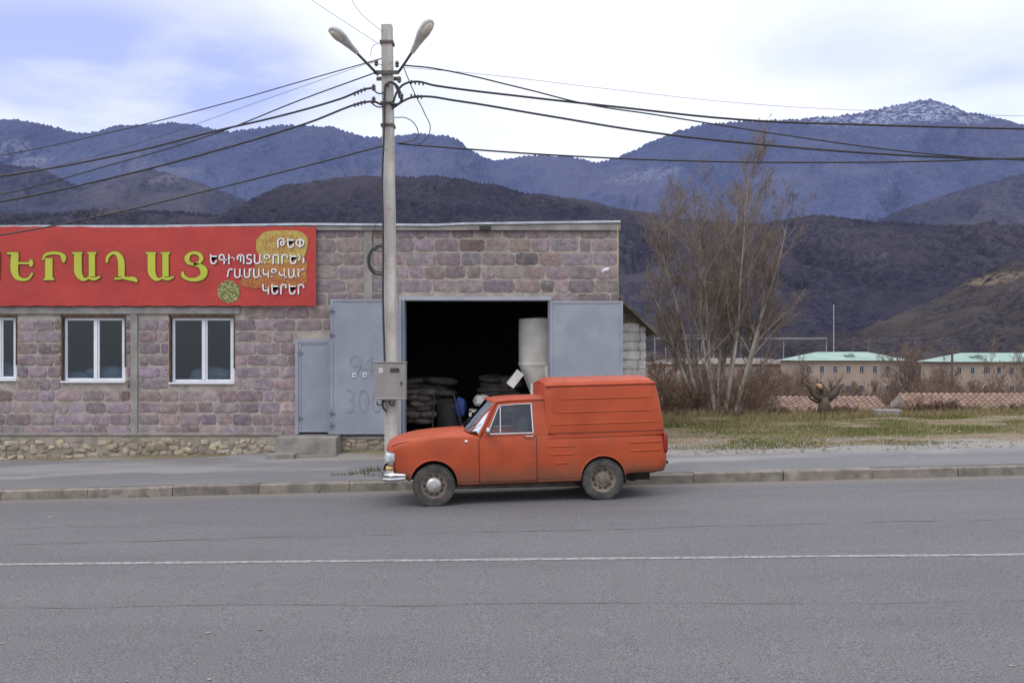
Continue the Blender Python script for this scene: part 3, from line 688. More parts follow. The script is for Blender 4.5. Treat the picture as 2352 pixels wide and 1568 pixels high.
# electrical box
EB=empty('electrical_box'); g=MB(); p0=P(860,918,16.7);p1=P(932,833,16.7)
g.box(p0[0],p1[0],16.68,16.88,p0[2],p1[2]); g.box(p0[0]-.012,p1[0]+.012,16.665,16.9,p1[2],p1[2]+.018)
bevel(g.make('box_body',pm('box_grey',(.27,.255,.25),(.23,.22,.215),4,.5,metal=.2),EB),.008)
g=MB(); 
for k in range(3): 
    p=P(875,846+k*4,16.7); g.box(p[0]-.035,p[0]+.035,16.674,16.679,p[2]-.008,p[2]+.008)
g.box(p0[0]+.02,p1[0]-.02,16.6745,16.679,p0[2]+.03,p0[2]+.034)
g.make('vents',pvc,EB)
g=MB(); p=P(907,850,16.7); g.box(p[0]-.075,p[0]+.075,16.672,16.679,p[2]-.035,p[2]+.035); p=P(922,880,16.7); g.box(p[0]-.01,p[0]+.01,16.66,16.679,p[2]-.03,p[2]+.03)
g.make('meter_window',blk,EB)
# street lamps
shell=pm('lamp_shell',(.60,.60,.60),(.46,.46,.45),6,.5,dirt=((.25,.23,.21),14,.6,.8)); lens=pm('lamp_lens',(.60,.57,.45),(.48,.45,.34),6,.25)
def lamp(a,b_,root):
    E=empty('street_lamp'); A_=Vector(a);B_=Vector(b_); ax=(B_-A_); L=ax.length; ax.normalize()
    side=ax.cross(Vector((0,0,1))).normalized(); up=side.cross(ax)
    prof=[(0,.035,.035),(.06,.045,.045),(.25,.06,.055),(.42,.085,.07),(.6,.115,.085),(.8,.12,.085),(.93,.095,.07),(1,.04,.03)]
    g=MB(); rr=[]; rl=[]
    for s_,w_,h_ in prof:
        c0=A_+ax*L*s_
        rr.append([tuple(c0+side*w_*math.cos(2*math.pi*k/16)+up*h_*(math.sin(2*math.pi*k/16) if math.sin(2*math.pi*k/16)>0 else .6*math.sin(2*math.pi*k/16))) for k in range(16)])
    g.rings(rr); g.make('lamp_housing',shell,E,True,50,True)
    g=MB(); rr=[]
    for s_,w_,h_ in [(.52,.03,.04),(.57,.07,.07),(.67,.085,.09),(.8,.09,.09),(.9,.07,.07),(.95,.03,.04)]:
        c0=A_+ax*L*s_
        rr.append([tuple(c0+side*w_*math.cos(2*math.pi*k/16)-up*h_*max(0,math.sin(2*math.pi*k/16))) for k in range(16)])
    g.rings(rr); g.make('lamp_lens',lens,E,True,50,True)
    g=MB(); g.tube([root,tuple(Vector(root).lerp(A_,.5)),tuple(A_+ax*.1)],.022,8); g.make('lamp_arm',stl,E,True)
lamp(P(821,123,16.4),P(759,64,15.9),P(868,172,16.9)); lamp(P(946,122,16.5),P(990,46,16.1),P(914,168,16.9))
# power lines
PL=empty('power_lines'); sp=[]
def ext(l,dend,th,d0=16.85):
    l=list(l); (x1,y1),(x2,y2)=l[-2],l[-1]; e=900*(1 if x2>x1 else -1); sgl=(y2-y1)/(x2-x1)*.6; l.append((x2+e,y2+sgl*e))
    X0=l[0][0]; Xn=l[-1][0]; out=[]
    for (X,Y) in l:
        t=(X-X0)/(Xn-X0); dd=d0+(dend-d0)*t; out.append(P(X,Y,dd))
    sp.append((out,th))
ext([(876,135),(700,185),(500,242),(250,305),(0,357)],21,.010)
ext([(860,168),(690,230),(500,305),(250,380),(0,447)],21,.012)
ext([(862,205),(850,203),(780,228),(650,265),(500,300),(300,350),(0,405)],21,.019)
ext([(875,240),(855,233),(700,285),(500,345),(250,410),(0,463)],21,.019)
ext([(880,335),(700,382),(500,432),(250,492),(0,540)],21,.015)
ext([(862,140),(600,232),(300,335),(0,410)],21,.004)
ext([(925,150),(1000,158),(1200,203),(1350,240),(1500,263),(1800,310),(2100,350),(2352,368)],18,.013)
ext([(900,245),(920,200),(950,188),(1000,197),(1200,222),(1400,244),(1700,275),(2000,287),(2352,296)],18,.019)
ext([(900,250),(935,228),(960,222),(1050,232),(1250,265),(1500,305),(1750,332),(2000,352),(2200,362),(2352,366)],18,.019)
ext([(912,330),(1000,337),(1300,358),(1600,370),(1900,373),(2150,370),(2352,363)],18,.015)
ext([(925,155),(1100,170),(1400,205),(1700,237),(2000,255),(2352,267)],18,.0035)
sp+= [(Q([(780,-80),(820,20),(880,75)]),.0035),(Q([(600,-80),(715,0),(868,100)]),.0035),(Q([(855,204),(870,215),(885,212)]),.012),(Q([(850,234),(868,246),(886,244)]),.012),(Q([(850,128),(858,105),(876,100)]),.004),(Q([(880,150),(850,148),(860,168)]),.005)]
curve('cables',sp,blk,PL)
g=MB()
for (a,b_) in [((815,217),(838,207)),((815,243),(838,236)),((945,190),(972,193)),((945,222),(968,224))]:
    for k in range(4):
        p=P(a[0]+(b_[0]-a[0])*k/3,a[1]+(b_[1]-a[1])*k/3,16.85); g.box(p[0]-.014,p[0]+.010,16.82,16.88,p[2]-.02,p[2]+.035)
g.make('clamps',blk,PL)

# ================================================================ VAN
V=empty('delivery_van')
th=math.atan(.23/2.434); PW=Vector((-1.104,14.19,sl(-1.104))); PLc=Vector((.672,-.77,0))
Mv=Matrix.Rotation(th,4,'Z')@Matrix.Rotation(-math.atan(A),4,'Y')
V.matrix_world=Matrix.Translation(PW-(Mv@PLc))@Mv
def cp(X,Y):
    k=(X-CX)/F; t=math.tan(th); y=(14.19+1.104*t)/(1-k*t); x=k*y
    z=H-(Y-YH)*y/F; return (.672+(x+1.104)/math.cos(th), z-A*x)
def paint_mat():
    m,nt,b,o=base_mat('orange_paint')
    n=noise_node(nt,2.2,5); n2=noise_node(nt,22,7,None,.7); n3=noise_node(nt,6,7,None,.65); n6=noise_node(nt,3.,6,(1,1,.25),.65)
    c=mixc(nt,mrange(nt,n.outputs[0],.35,.65),(.40,.064,.019),(.335,.050,.016))
    c=mixc(nt,mrange(nt,n6.outputs[0],.48,.75,0,.35),c,(.30,.10,.055))
    c=mixc(nt,mrange(nt,n3.outputs[0],.5,.8,0,.3),c,(.25,.07,.035))
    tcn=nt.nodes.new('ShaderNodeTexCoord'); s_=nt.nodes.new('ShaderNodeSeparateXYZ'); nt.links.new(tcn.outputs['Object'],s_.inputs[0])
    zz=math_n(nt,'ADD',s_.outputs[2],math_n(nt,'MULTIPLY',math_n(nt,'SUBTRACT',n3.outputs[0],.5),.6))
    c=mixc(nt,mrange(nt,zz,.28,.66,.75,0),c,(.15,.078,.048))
    c=mixc(nt,mrange(nt,n2.outputs[0],.66,.72,0,.8),c,(.10,.035,.02))
    nt.links.new(c,b.inputs['Base Color'])
    r=mrange(nt,n3.outputs[0],.3,.7,.42,.62); nt.links.new(r,b.inputs['Roughness']); b.inputs['Coat Weight'].default_value=.06; b.inputs['Coat Roughness'].default_value=.25; b.inputs['Specular IOR Level'].default_value=.32
    add_bump(nt,b,n.outputs[0],.35,.03)
    return m
paint=paint_mat(); chrome=pm('chrome',(.62,.62,.63),(.5,.5,.5),9,.16,metal=1.); seam=pm('seam_black',(.03,.012,.008),None,5,.8); groove_shade=pm('groove_shadow_paint',(.17,.028,.010),None,5,.8)
under=pm('underbody',(.022,.02,.018),(.05,.04,.033),6,.95); rub=pm('tyre_rubber',(.040,.038,.037),(.085,.078,.07),7,.9,.4,40,.004); ht=pm('hub_dusty',(.24,.20,.165),(.13,.10,.08),9,.75,metal=.1)
cg=glass_mat('car_glass',(.66,.70,.70),.04,.02); intr=pm('cab_interior',(.05,.045,.04),(.03,.03,.03),5,.8)
I=np.interp
def hw(u): return float(I(u,[0,.05,.15,.35,.8,3.5,3.9,4.02,4.10],[.68,.715,.742,.768,.785,.785,.772,.755,.72]))
def zs(u): return float(I(u,[0,.04,.1,.25,.45,.7,1.0,1.3,4.1],[.83,.868,.90,.940,.968,.985,.992,.985,.975]))
def zc(u): return float(I(u,[0,.04,.1,.25,.45,.7,1.0,1.15,1.3,4.1],[.84,.885,.925,.985,1.025,1.05,1.065,1.065,1.02,.99]))
def zb(u): return float(I(u,[0,.1,.3,.5,.95,1.1,3.0,3.35,3.5,4.1],[.47,.42,.35,.33,.29,.275,.275,.32,.36,.38]))
def yprof(w): return float(I(w,[.25,.32,.42,.60,.78,.88,.94,.985],[.945,.965,.985,1.0,1.0,.992,.975,.955]))
def sidey(u,w): return hw(u)*yprof(w)
us=[.0,.012,.03,.06,.1,.16]+list(np.arange(.22,3.95,.06))+[3.96,4.0,4.03,4.055,4.07]
rings=[]
for u in us:
    h=hw(u); a,b_,c_=zb(u),zs(u),zc(u)
    ins=1-(.03*max(0,1-u/.05)**2)-(.03*max(0,(u-4.0)/.07)**2)
    half=[(0,a),(.5*h,a),(.90*h,a),(.955*h,a+.02)]
    for k in range(9):
        w=a+.06+(b_-.05-a-.06)*k/8; half.append((sidey(u,w),w))
    half+=[(h*.965,b_-.018),(h*.94,b_),(h*.88,b_+(c_-b_)*.22),(h*.7,b_+(c_-b_)*.6),(h*.45,b_+(c_-b_)*.88),(h*.2,c_)]
    ring=[]
    def pt_(y,w):
        x=u
        if u<.5: x+=(.13*(max(0,.86-w)/.45))*(1-u/.5)
        if u>3.6: x-= (.05*max(0,(w-.6)/.4)**2 + .05*max(0,(.5-w)/.15))*((u-3.6)/.47)
        return (x,y,w)
    ring=[pt_(-y*ins,w) for y,w in half]+[pt_(0,c_+.002)]+[pt_(y*ins,w) for y,w in half[::-1]][:-1]
    rings.append(ring)
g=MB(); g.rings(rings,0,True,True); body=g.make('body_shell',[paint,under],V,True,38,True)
uf=cp(998,1115)[0]; ur=cp(1387,1108)[0]
def cutter(u,z,r,zs_,stretch=1.):
    g=MB(); n=40
    for s_ in (-1,1):
        rr=[]
        for yy in (.42*s_,.95*s_):
            rr.append([(u+r*stretch*math.cos(2*math.pi*k/n),yy,z+r*math.sin(2*math.pi*k/n)) for k in range(n)])
        g.rings(rr,1)
    c=g.make('arch_cut',[paint,under],V,fix=True); return c
for (u,z,r,st_) in ((uf,.315,.345,1.0),(ur,.325,.318,1.03)):
    c=cutter(u,z,r,0,st_); bo=body.modifiers.new('arch','BOOLEAN'); bo.object=c; bo.operation='DIFFERENCE'; bo.solver='EXACT'
    bpy.context.view_layer.update()
    dg=bpy.context.evaluated_depsgraph_get(); me=bpy.data.meshes.new_from_object(body.evaluated_get(dg)); body.modifiers.clear(); body.data=me; bpy.data.objects.remove(c)
body.data.shade_smooth(); body.data.set_sharp_from_angle(angle=math.radians(32))
g=MB()
for (u,z,r,st_) in ((uf,.315,.350,1.0),(ur,.325,.322,1.03)):
    for s_ in (-1,1):
        pts=[]
        for k in range(25):
            a=math.radians(-4+188*k/24); x=u+r*st_*math.cos(a); w=z+r*math.sin(a)
            if w<zb(x)+.0: continue
            pts.append((x,s_*(sidey(x,w)+.000),w))
        g.tube(pts,.015,8)
g.make('wheel_arch_lips',paint,V,True)
def side_pts(P_,off=0.,n=14,yf=sidey,s_=-1):
    out=[]
    for i in range(len(P_)-1):
        for k in range(n):
            t=k/n; u=P_[i][0]+(P_[i+1][0]-P_[i][0])*t; w=P_[i][1]+(P_[i+1][1]-P_[i][1])*t; out.append((u,s_*(yf(u,w)+off),w))
    u,w=P_[-1]; out.append((u,s_*(yf(u,w)+off),w)); return out
seams=MB(); ribs=MB(); grv=MB()
for s_ in (-1,1):
    seams.tube(side_pts([(1.36,.975),(1.325,.90),(1.325,.31)],0,10,s_=s_),.005,5)
    seams.tube(side_pts([(1.325,.315),(2.155,.315)],0,10,s_=s_),.005,5); seams.tube(side_pts([(2.155,.98),(2.155,.315)],0,10,s_=s_),.005,5)
    seams.tube(side_pts([(1.12,.985),(.6,.965),(.2,.915),(.08,.87)],-.012,10,s_=s_),.005,5)
    for (a,b_,w) in [(2.33,2.72,.80),(2.33,2.72,.685),(3.5,4.0,.82),(3.5,4.0,.70),(2.30,4.0,.925),(2.42,2.62,.56)]:
        ribs.tube(side_pts([(a,w),(b_,w)],-.003,10,s_=s_),[.002]+[.012]*9+[.002],8)
        grv.tube(side_pts([(a,w-.013),(b_,w-.013)],-.001,10,s_=s_),.0025,4)
    seams.tube(side_pts([(1.0,.335),(3.0,.335)],-.001,12,s_=s_),.003,5)
ribs.make('side_ribs',paint,V,True)
# --- cargo box
def xf(w): return float(I(w,[.9,1.5,1.68,1.80],[2.315,2.30,2.305,2.36]))
def xr(w): return float(I(w,[.9,1.1,1.4,1.65,1.80],[4.045,4.03,3.985,3.94,3.90]))
def boxy(u,w): return float(I(w,[.95,1.0,1.1,1.3,1.5,1.62,1.69],[.772,.775,.777,.768,.755,.742,.728]))
ss=[0,.006,.015,.03,.05,.075]+list(np.linspace(.11,.90,18))+[.93,.955,.975,.99,.997,1]
rings=[]
for q in ss:
    e=0
    if q<.06: e=(1-q/.06)**2
    if q>.95: e=((q-.95)/.05)**2
    ins=.045*e; zi=.05*e
    half=[]
    for w in (.93,1.0,1.1,1.2,1.3,1.4,1.5,1.58,1.64,1.68): half.append((boxy(0,w)-ins,w-(zi if w>1.5 else 0)))
    half+=[(.715-ins,1.70-zi),(.70-ins,1.718-zi),(.66-ins,1.735-zi),(.56-ins,1.752-zi),(.35-ins,1.768-zi),(.15,1.776-zi)]
    f=lambda y,w:(xf(w)+(xr(w)-xf(w))*q,y,w)
    rings.append([f(-y,w) for y,w in half]+[f(0,1.778-zi)]+[f(y,w) for y,w in half[::-1]])
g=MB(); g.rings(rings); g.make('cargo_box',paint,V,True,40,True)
g=MB(); gg=MB()
for s_ in (-1,1):
    for (a,b_,w) in [(2.50,3.90,1.475),(2.45,3.93,1.285),(2.36,3.97,1.115)]:
        g.tube(side_pts([(a,w),(b_,w)],-.003,14,boxy,s_),[.002]+[.012]*13+[.002],8)
        grv.tube(side_pts([(a,w-.013),(b_,w-.013)],-.001,10,boxy,s_),.002,4)
    g.tube(side_pts([(2.30,1.67),(3.94,1.67)],.002,14,boxy,s_),.013,8)
    seams.tube(side_pts([(2.32,.985),(4.03,.985)],.0,10,boxy,s_),.005,5)
    grv.tube(side_pts([(2.30,1.652),(3.945,1.652)],.002,10,boxy,s_),.004,5)
g.tube([(2.325,-.70,1.68),(2.325,0,1.72),(2.325,.70,1.68)],.013,8)
g.make('box_ribs_and_gutter',paint,V,True); grv.make('groove_shadow_lines',groove_shade,V,True)  # darker paint lines stand in for shade under ribs and gutter
# --- cab
def caby(u,w): return float(I(w,[.95,1.0,1.44,1.5],[.765,.758,.655,.640]))
def ctop(u): return float(I(u,[1.5,1.6,1.8,2.34],[1.445,1.462,1.475,1.478]))
g=MB()
for s_ in (-1,1):
    outer=[(1.37,.965),(1.59,1.452),(2.0,1.47),(2.34,1.475),(2.34,.965)]
    inner=[(1.455,1.005),(1.635,1.405),(1.9,1.418),(2.105,1.420),(2.115,1.005)]
    vs=[(u,s_*caby(u,w),w) for u,w in outer]+[(u,s_*caby(u,w),w) for u,w in inner]+[(u,s_*(caby(u,w)-.035),w) for u,w in inner]
    fs=[(i,(i+1)%5,5+(i+1)%5,5+i) for i in range(5)]+[(5+i,5+(i+1)%5,10+(i+1)%5,10+i) for i in range(5)]
    g.add(vs,fs)
    g.tube([(1.335,s_*.745,.985),(1.42,s_*.725,1.14),(1.50,s_*.69,1.30),(1.59,s_*.652,1.455)],[.028,.024,.024,.026],8)
    g.tube([(1.58,s_*.655,1.458),(1.8,s_*.65,1.474),(2.33,s_*.648,1.48)],.016,8)
rr=[]
for u in [1.485,1.50,1.53,1.6,1.75,1.95,2.15,2.34]:
    dz=-.03*max(0,1-(u-1.485)/.08); ring=[]
    for k in range(17):
        s_=-1+k/8; y=.652*s_; ub=u+(.10*abs(s_)**2.5 if u<1.6 else .10*abs(s_)**2.5*max(0,(1.9-u)/.3) if u<1.9 else 0)
        ring.append((ub,y,ctop(u)+dz+.045*(1-abs(s_)**3)))
    rr.append(ring)
g.rings(rr,0,False,False)
g.tube([(1.49+.10*abs(-1+k/8)**2.5,.65*(-1+k/8),1.445+.04*(1-abs(-1+k/8)**3)) for k in range(17)],.018,8)
g.rings([[(1.06+.22*abs(s_)**2.5,.74*s_,1.03-.03*s_*s_+.03) for s_ in [(-1+k/8) for k in range(17)]],[(1.2+.22*abs(s_)**2.5,.74*s_,1.055-.06*s_*s_) for s_ in [(-1+k/8) for k in range(17)]]],0,False,False)
g.make('cab_frame',paint,V,True,35)
def ws(v,s_): 
    y=s_*(.73*(1-v)+.645*v); u=(1.13*(1-v)+1.49*v)+(.20*(1-v)+.10*v)*abs(s_)**2.5; w=(1.04*(1-v)+1.47*v)-.035*(1-v)*s_*s_-.01*s_*s_*v; return (u,y,w)
g=MB(); g.rings([[ws(j/8,-1+k/10) for k in range(21)] for j in range(9)],0,False,False); 
for s_ in (-1,1):
    pts=[(1.46,1.01),(1.64,1.40),(2.10,1.415),(2.11,1.01)]; g.add([(u,s_*(caby(u,w)-.012),w) for u,w in pts],[(0,1,2,3)])
g.make('glass',cg,V,True)
g=MB()
g.tube([ws(0.02,-1+k/10) for k in range(21)],.009,6)
g.make('windshield_seal',seam,V,True)
g=MB()
for s_ in (-1,1):
    fr=[(1.455,1.003),(1.635,1.405),(1.9,1.418),(2.105,1.420),(2.115,1.003),(1.455,1.003)]
    for i in range(5):
        a,b_=fr[i],fr[i+1]; g.tube([(a[0],s_*(caby(*a)+.004),a[1]),(b_[0],s_*(caby(*b_)+.004),b_[1])],.0095,8)
    g.tube([(1.64,s_*caby(0,1.01),1.01),(1.655,s_*caby(0,1.405),1.405)],.007,6)
    g.tube([(1.985,s_*(sidey(2,.955)+.005),.955),(2.0,s_*(sidey(2,.955)+.03),.958),(2.11,s_*(sidey(2.1,.955)+.03),.958),(2.125,s_*(sidey(2,.955)+.005),.955)],.010,8)
    g.rev([(.026,-.006),(.026,.006),(.018,.012),(.001,.013)] if s_>0 else [(.001,-.013),(.018,-.012),(.026,-.006),(.026,.006)],(1.15,s_*sidey(1.15,.91),.905),'y',16)
    g.tube([(1.47,s_*.775,.99),(1.46,s_*.83,1.03)],.008,6)
    g.sup((1.455,s_*.87,1.055),(.035,.07,.058),.8,14,10)
bp_=[(.27,-.80,.44),(.14,-.81,.44),(.04,-.79,.44),(-.03,-.72,.44),(-.065,-.45,.44),(-.075,0,.44)]; bp_=bp_+[(x,-y,z) for x,y,z in bp_[:-1][::-1]]
rr=[]
for i,p in enumerate(bp_):
    a=Vector(bp_[max(i-1,0)]);b_=Vector(bp_[min(i+1,len(bp_)-1)]); t=(b_-a).normalized(); n=Vector((t.y,-t.x,0)); n=-n if n.dot(Vector((p[0]-.5,p[1]*.3,0)))<0 else n
    e=.7 if i in(0,len(bp_)-1) else 1
    rr.append([tuple(Vector(p)+n*o+Vector((0,0,z*e))) for o,z in ((-.012,-.062),(.012,-.058),(.026,-.03),(.018,0),(.026,.03),(.012,.058),(-.012,.062))])
g.rings(rr)
for s_ in (-1,1):
    g.rings([[(.10,s_*yy,zz) for (yy,zz) in ((.40,.61),(.745,.60),(.745,.80),(.40,.82))],[(.03,s_*yy,zz) for (yy,zz) in ((.42,.63),(.735,.62),(.735,.81),(.42,.83))]],0)
for k in range(7): g.box(.055,.075,-.39,.39,.60+k*.033,.612+k*.033)
g.make('chrome_trim',chrome,V,True,35)
g=MB()
for s_ in (-1,1): g.sup((.065,s_*.60,.715),(.075,.158,.088),.55,16,10)
g.make('headlights',pm('headlight_glass',(.55,.59,.64),(.36,.39,.43),20,.1),V,True)
g=MB(); 
for s_ in (-1,1): g.sup((.05,s_*.66,.56),(.06,.09,.035),.6,12,8)
g.make('indicators',pm('amber',(.55,.35,.15),None,5,.3),V,True)
g=MB()
for s_ in (-1,1): g.sup((4.055,s_*.712,.80),(.035,.055,.15),.5,12,10)
g.make('tail_lights',pm('tail_red',(.22,.012,.015),None,5,.3),V,True)
g=MB(); g.box(.13,.17,-.40,.40,.58,.84); g.make('grille',seam,V)
# wheels
tyre=MB();rim=MB();capm=MB()
for u,rear in ((uf,0),(ur,1)):
    for s_ in (-1,1):
        yc=s_*.675; R_=.302
        prof=[(.185,-.075),(.20,-.088),(.25,-.094),(.28,-.088),(.298,-.070),(R_,-.05),(R_,.05),(.298,.070),(.28,.088),(.25,.094),(.20,.088),(.185,.075)]
        c=(u,yc,R_-.004); tyre.rev(prof,c,'y',56,0,(1,1,1),False)
        for k in range(44):
            a=2*math.pi*k/44
            for side in (-1,1):
                M=Matrix.Translation(c)@Matrix.Rotation(a,4,'Y'); tyre.box(.277,.3045,side*.045,side*.0925,-.008,.010,0,(1,1,1),M)
        o=s_
        rp=[(.188,-.06*o),(.192,.074*o),(.180,.078*o),(.172,.060*o),(.160,.030*o),(.120,.022*o),(.105,.048*o),(.06,.055*o),(.055,.075*o),(.02,.08*o),(.001,.08*o)]
        rim.rev(rp,c,'y',40,0,(1,1,1),False)
        if not rear: capm.rev([(.108,.045*o),(.112,.060*o),(.100,.080*o),(.075,.092*o),(.05,.096*o),(.045,.104*o),(.001,.108*o)],c,'y',36,0,(1,1,1),False)
        for k in range(10):
            a=2*math.pi*k/10; M=Matrix.Translation(c)@Matrix.Rotation(a,4,'Y'); y0=.026*o
            rim.box(.128,.148,min(y0,y0+.008*o),max(y0,y0+.008*o),-.022,.022,1,(1,1,1),M)
        if rear:
            for k in range(5):
                a=2*math.pi*k/5; rim.rev([(.009,.05*o),(.009,.072*o),(.001,.074*o)],(u+.075*math.cos(a),yc,c[2]+.075*math.sin(a)),'y',8,0)
tyre.make('tyres',rub,V,True,30); rim.make('wheel_rims',[ht,under],V,True,35); capm.make('hubcaps',pm('hubcap',(.50,.49,.48),(.38,.36,.34),12,.35,metal=.6),V,True,35)
g=MB(); g.box(.45,3.9,-.35,.35,.22,.36); g.tube([(uf,-.6,.30),(uf,.6,.30)],.03,8); g.tube([(ur,-.6,.30),(ur,.6,.30)],.045,8); g.sup((ur,0,.3),(.12,.12,.12),1,12,8)
for s_ in (-1,1):
    g.tube([(ur-.45,s_*.5,.30),(ur,s_*.5,.24),(ur+.45,s_*.5,.33)],.022,6); g.box(ur+.33,ur+.34,s_*.74-.08 if s_>0 else -.76,s_*.74+.0 if s_>0 else -.6,.22,.36)
g.tube([(3.3,-.45,.30),(3.6,-.55,.24),(3.75,-.6,.30)],.012,6); g.tube([(3.6,.2,.24),(4.12,.2,.28)],.022,8)
g.tube([(4.02,-.35,.46),(4.16,-.35,.47)],.018,8); g.sup((4.17,-.35,.47),(.02,.025,.025),1,8,6)
g.tube([(1.2,.3,.2),(2.9,.3,.2)],.025,8)
g.make('underbody',under,V)
g=MB(); 
for s_ in (-.36,.36):
    g.sup((2.0,s_,1.06),(.09,.24,.20),.5,14,10,0,(1,1,1),Matrix.Rotation(.2,3,'Y')); 
g.tube([(1.55+.07*math.cos(a),-.34+.18*math.sin(a),1.08+.15*math.cos(a)) for a in [2*math.pi*k/20 for k in range(21)]],.012,6)
g.box(1.25,1.42,-.66,.66,.98,1.045); g.box(2.24,2.28,-.62,.62,.95,1.45)
g.make('cab_interior',intr,V,True,40)
for y0 in (-.42,.1):
    p=ws(.01,y0/.73); q=ws(.30,(y0-.22)/.73); seams.tube([(p[0]-.05,p[1],p[2]+.01),(q[0]-.02,q[1],q[2]+.02)],.006,5)
seams.tube([(4.075,0,.5),(4.05,0,.95)],.005,5); seams.tube([(4.045,0,1.0),(3.95,0,1.6)],.005,5)
seams.make('panel_seams',seam,V,True)

# ================================================================ VEGETATION
class TW:
    def __init__(s,seed): s.g=MB(); s.r=random.Random(seed)
    def br(s,p,d,L,r,lv,maxlv,cfg,col):
        R_=s.r; n=cfg['seg'][lv]; pts=[p.copy()];rad=[r]; dd=d.normalized(); step=L/n; kids=[]
        for i in range(n):
            dd=(dd+Vector((R_.gauss(0,1),R_.gauss(0,1),R_.gauss(0,1)))*cfg['wob'][lv]+Vector((0,0,cfg['up'][lv]))).normalized()
            p=p+dd*step; t=(i+1)/n; pts.append(p.copy()); rad.append(max(cfg['rmin'],r*(1-.85*t)))
            kids.append((p.copy(),dd.copy(),t))
        s.g.tube(pts,rad,cfg['sides'][lv],0,col[lv],False)
        if lv<maxlv:
            for k in range(cfg['kids'][lv]):
                t=R_.uniform(cfg['start'][lv],1); idx=min(int(t*n),n-1); pp,d2,tt=kids[idx]; p0=pts[idx].lerp(pts[idx+1],t*n-idx)
                ax=Vector((R_.gauss(0,1),R_.gauss(0,1),R_.gauss(0,1))).cross(d2)
                if ax.length<.01: continue
                ang=math.radians(R_.uniform(*cfg['ang'][lv])); nd=Matrix.Rotation(ang,3,ax.normalized())@d2
                s.br(p0,nd,L*R_.uniform(*cfg['len'][lv])*(1.15-.6*t),max(cfg['rmin'],rad[idx]*.5),lv+1,maxlv,cfg,col)
barkm=pm('bark_twigs',(.22,.195,.175),(.16,.14,.125),5,.95,attr=True,spec=.1)
t=TW(3); base=Vector((P(1655,941,30)[0],30,gz(P(1655,941,30)[0],30)-.1))
cfg=dict(seg=[12,7,5,3],wob=[.04,.10,.13,.16],up=[.03,.09,.08,.06],rmin=.0036,sides=[7,5,3,3],kids=[19,11,8,0],start=[.22,.12,.1,0],ang=[(20,45),(18,42),(20,45),(20,40)],len=[(.28,.44),(.34,.52),(.35,.55)])
col=[(1.7,1.7,1.68),(1.35,1.3,1.25),(1.05,.97,.92),(.95,.86,.80)]
for i,(ax_,ay,L) in enumerate([(-.42,0,5.3),(-.28,.15,6.2),(-.14,-.1,6.5),(.0,.1,6.9),(.12,-.12,7.3),(.22,.1,7.0),(.36,-.05,6.0),(-.55,.1,4.2),(.55,.05,4.6),(.06,.3,6.4),(-.2,-.2,5.6)]):
    t.br(base+Vector((ax_*.9+U(-.1,.1),ay,0)),Vector((ax_*.85,ay*.8,1)),L,U(.048,.08),0,3,cfg,col)
cfg2=dict(seg=[5,4,3],wob=[.12,.15,.2],up=[.04,.04,.02],rmin=.004,sides=[4,3,3],kids=[9,6,0],start=[.15,.1,0],ang=[(20,60),(20,60)],len=[(.4,.6),(.4,.6)])
colb=[(.75,.6,.52),(.78,.6,.5),(.8,.6,.5)]
for i in range(50):
    a=U(0,6.28); t.br(base+Vector((U(-1.3,1.3),U(-.4,.6),0)),Vector((math.cos(a)*.7,math.sin(a)*.5,1)),U(.7,1.9),.012,0,2,cfg2,colb)
t.g.make('bare_poplar_tree',barkm)
t=TW(11)
def bushes(t,X0,X1,d0,d1,n,h0,h1,cols=colb,rm=.006):
    c=dict(cfg2); c['rmin']=rm
    for i in range(n):
        dd=U(d0,d1); X=U(X0,X1); x=(X-CX)*dd/F; z=gz(x,dd); hh=U(h0,h1)
        for k in range(6):
            t.br(Vector((x+U(-.3,.3),dd+U(-.3,.3),z-.05)),Vector((U(-.7,.7),U(-.5,.5),1)),hh*U(.7,1),.014,0,2,c,cols)
bushes(t,1485,2420,48,64,120,1.7,2.7,rm=.008); bushes(t,1485,1850,44,58,30,2.2,3.1,rm=.008); bushes(t,1490,1790,31,40,24,.9,1.7); bushes(t,2065,2110,32,36,6,.9,1.5); bushes(t,1500,1640,29,33,14,.6,1.2); bushes(t,2085,2200,45,55,9,2.4,3.3); bushes(t,1800,2420,33,34,14,.4,.9)
t.g.make('bare_shrubs',barkm)
t=TW(12); bushes(t,2125,2180,27.3,28,5,.3,.45); bushes(t,1540,2400,27,28.8,70,.12,.32,rm=.004); t.g.make('dry_weeds',barkm)
t=TW(21); cfg3=dict(seg=[6,4,3],wob=[.07,.12,.15],up=[.05,.06,.04],rmin=.014,sides=[4,3,3],kids=[20,8,0],start=[.15,.1,0],ang=[(20,50),(20,55)],len=[(.35,.5),(.4,.6)])
cold=[(.75,.62,.6),(.78,.62,.58),(.8,.62,.58)]
for i in range(150):
    dd=U(75,260); X=U(1430,2480); x=(X-CX)*dd/F; z=gz(x,dd)
    infront=dd<152 and (1835<X<2090 or 2185<X<2420)
    hh=U(4.8,8.4) if dd>150 else U(3.4,5.2)
    if infront: hh*=.72
    for k in range(2): t.br(Vector((x,dd,z)),Vector((U(-.25,.25),U(-.2,.2),1)),hh*.85,.09,0,2,cfg3,cold)
t.g.make('distant_trees',barkm)
def small_tree(name,X,d,h,seed,r=.07):
    t=TW(seed); x=(X-CX)*d/F; c=dict(cfg); c['kids']=[14,8,5,0]; c['rmin']=.006; c['ang']=[(30,60),(25,55),(20,50),(20,40)]; c['len']=[(.34,.52),(.34,.52),(.35,.55)]
    for k in range(3): t.br(Vector((x+U(-.1,.1),d,gz(x,d)-.05)),Vector((U(-.35,.35),U(-.2,.2),1)),h*U(.8,.95),r,0,3,c,[(.85,.72,.66)]*4)
    t.g.make(name,barkm)
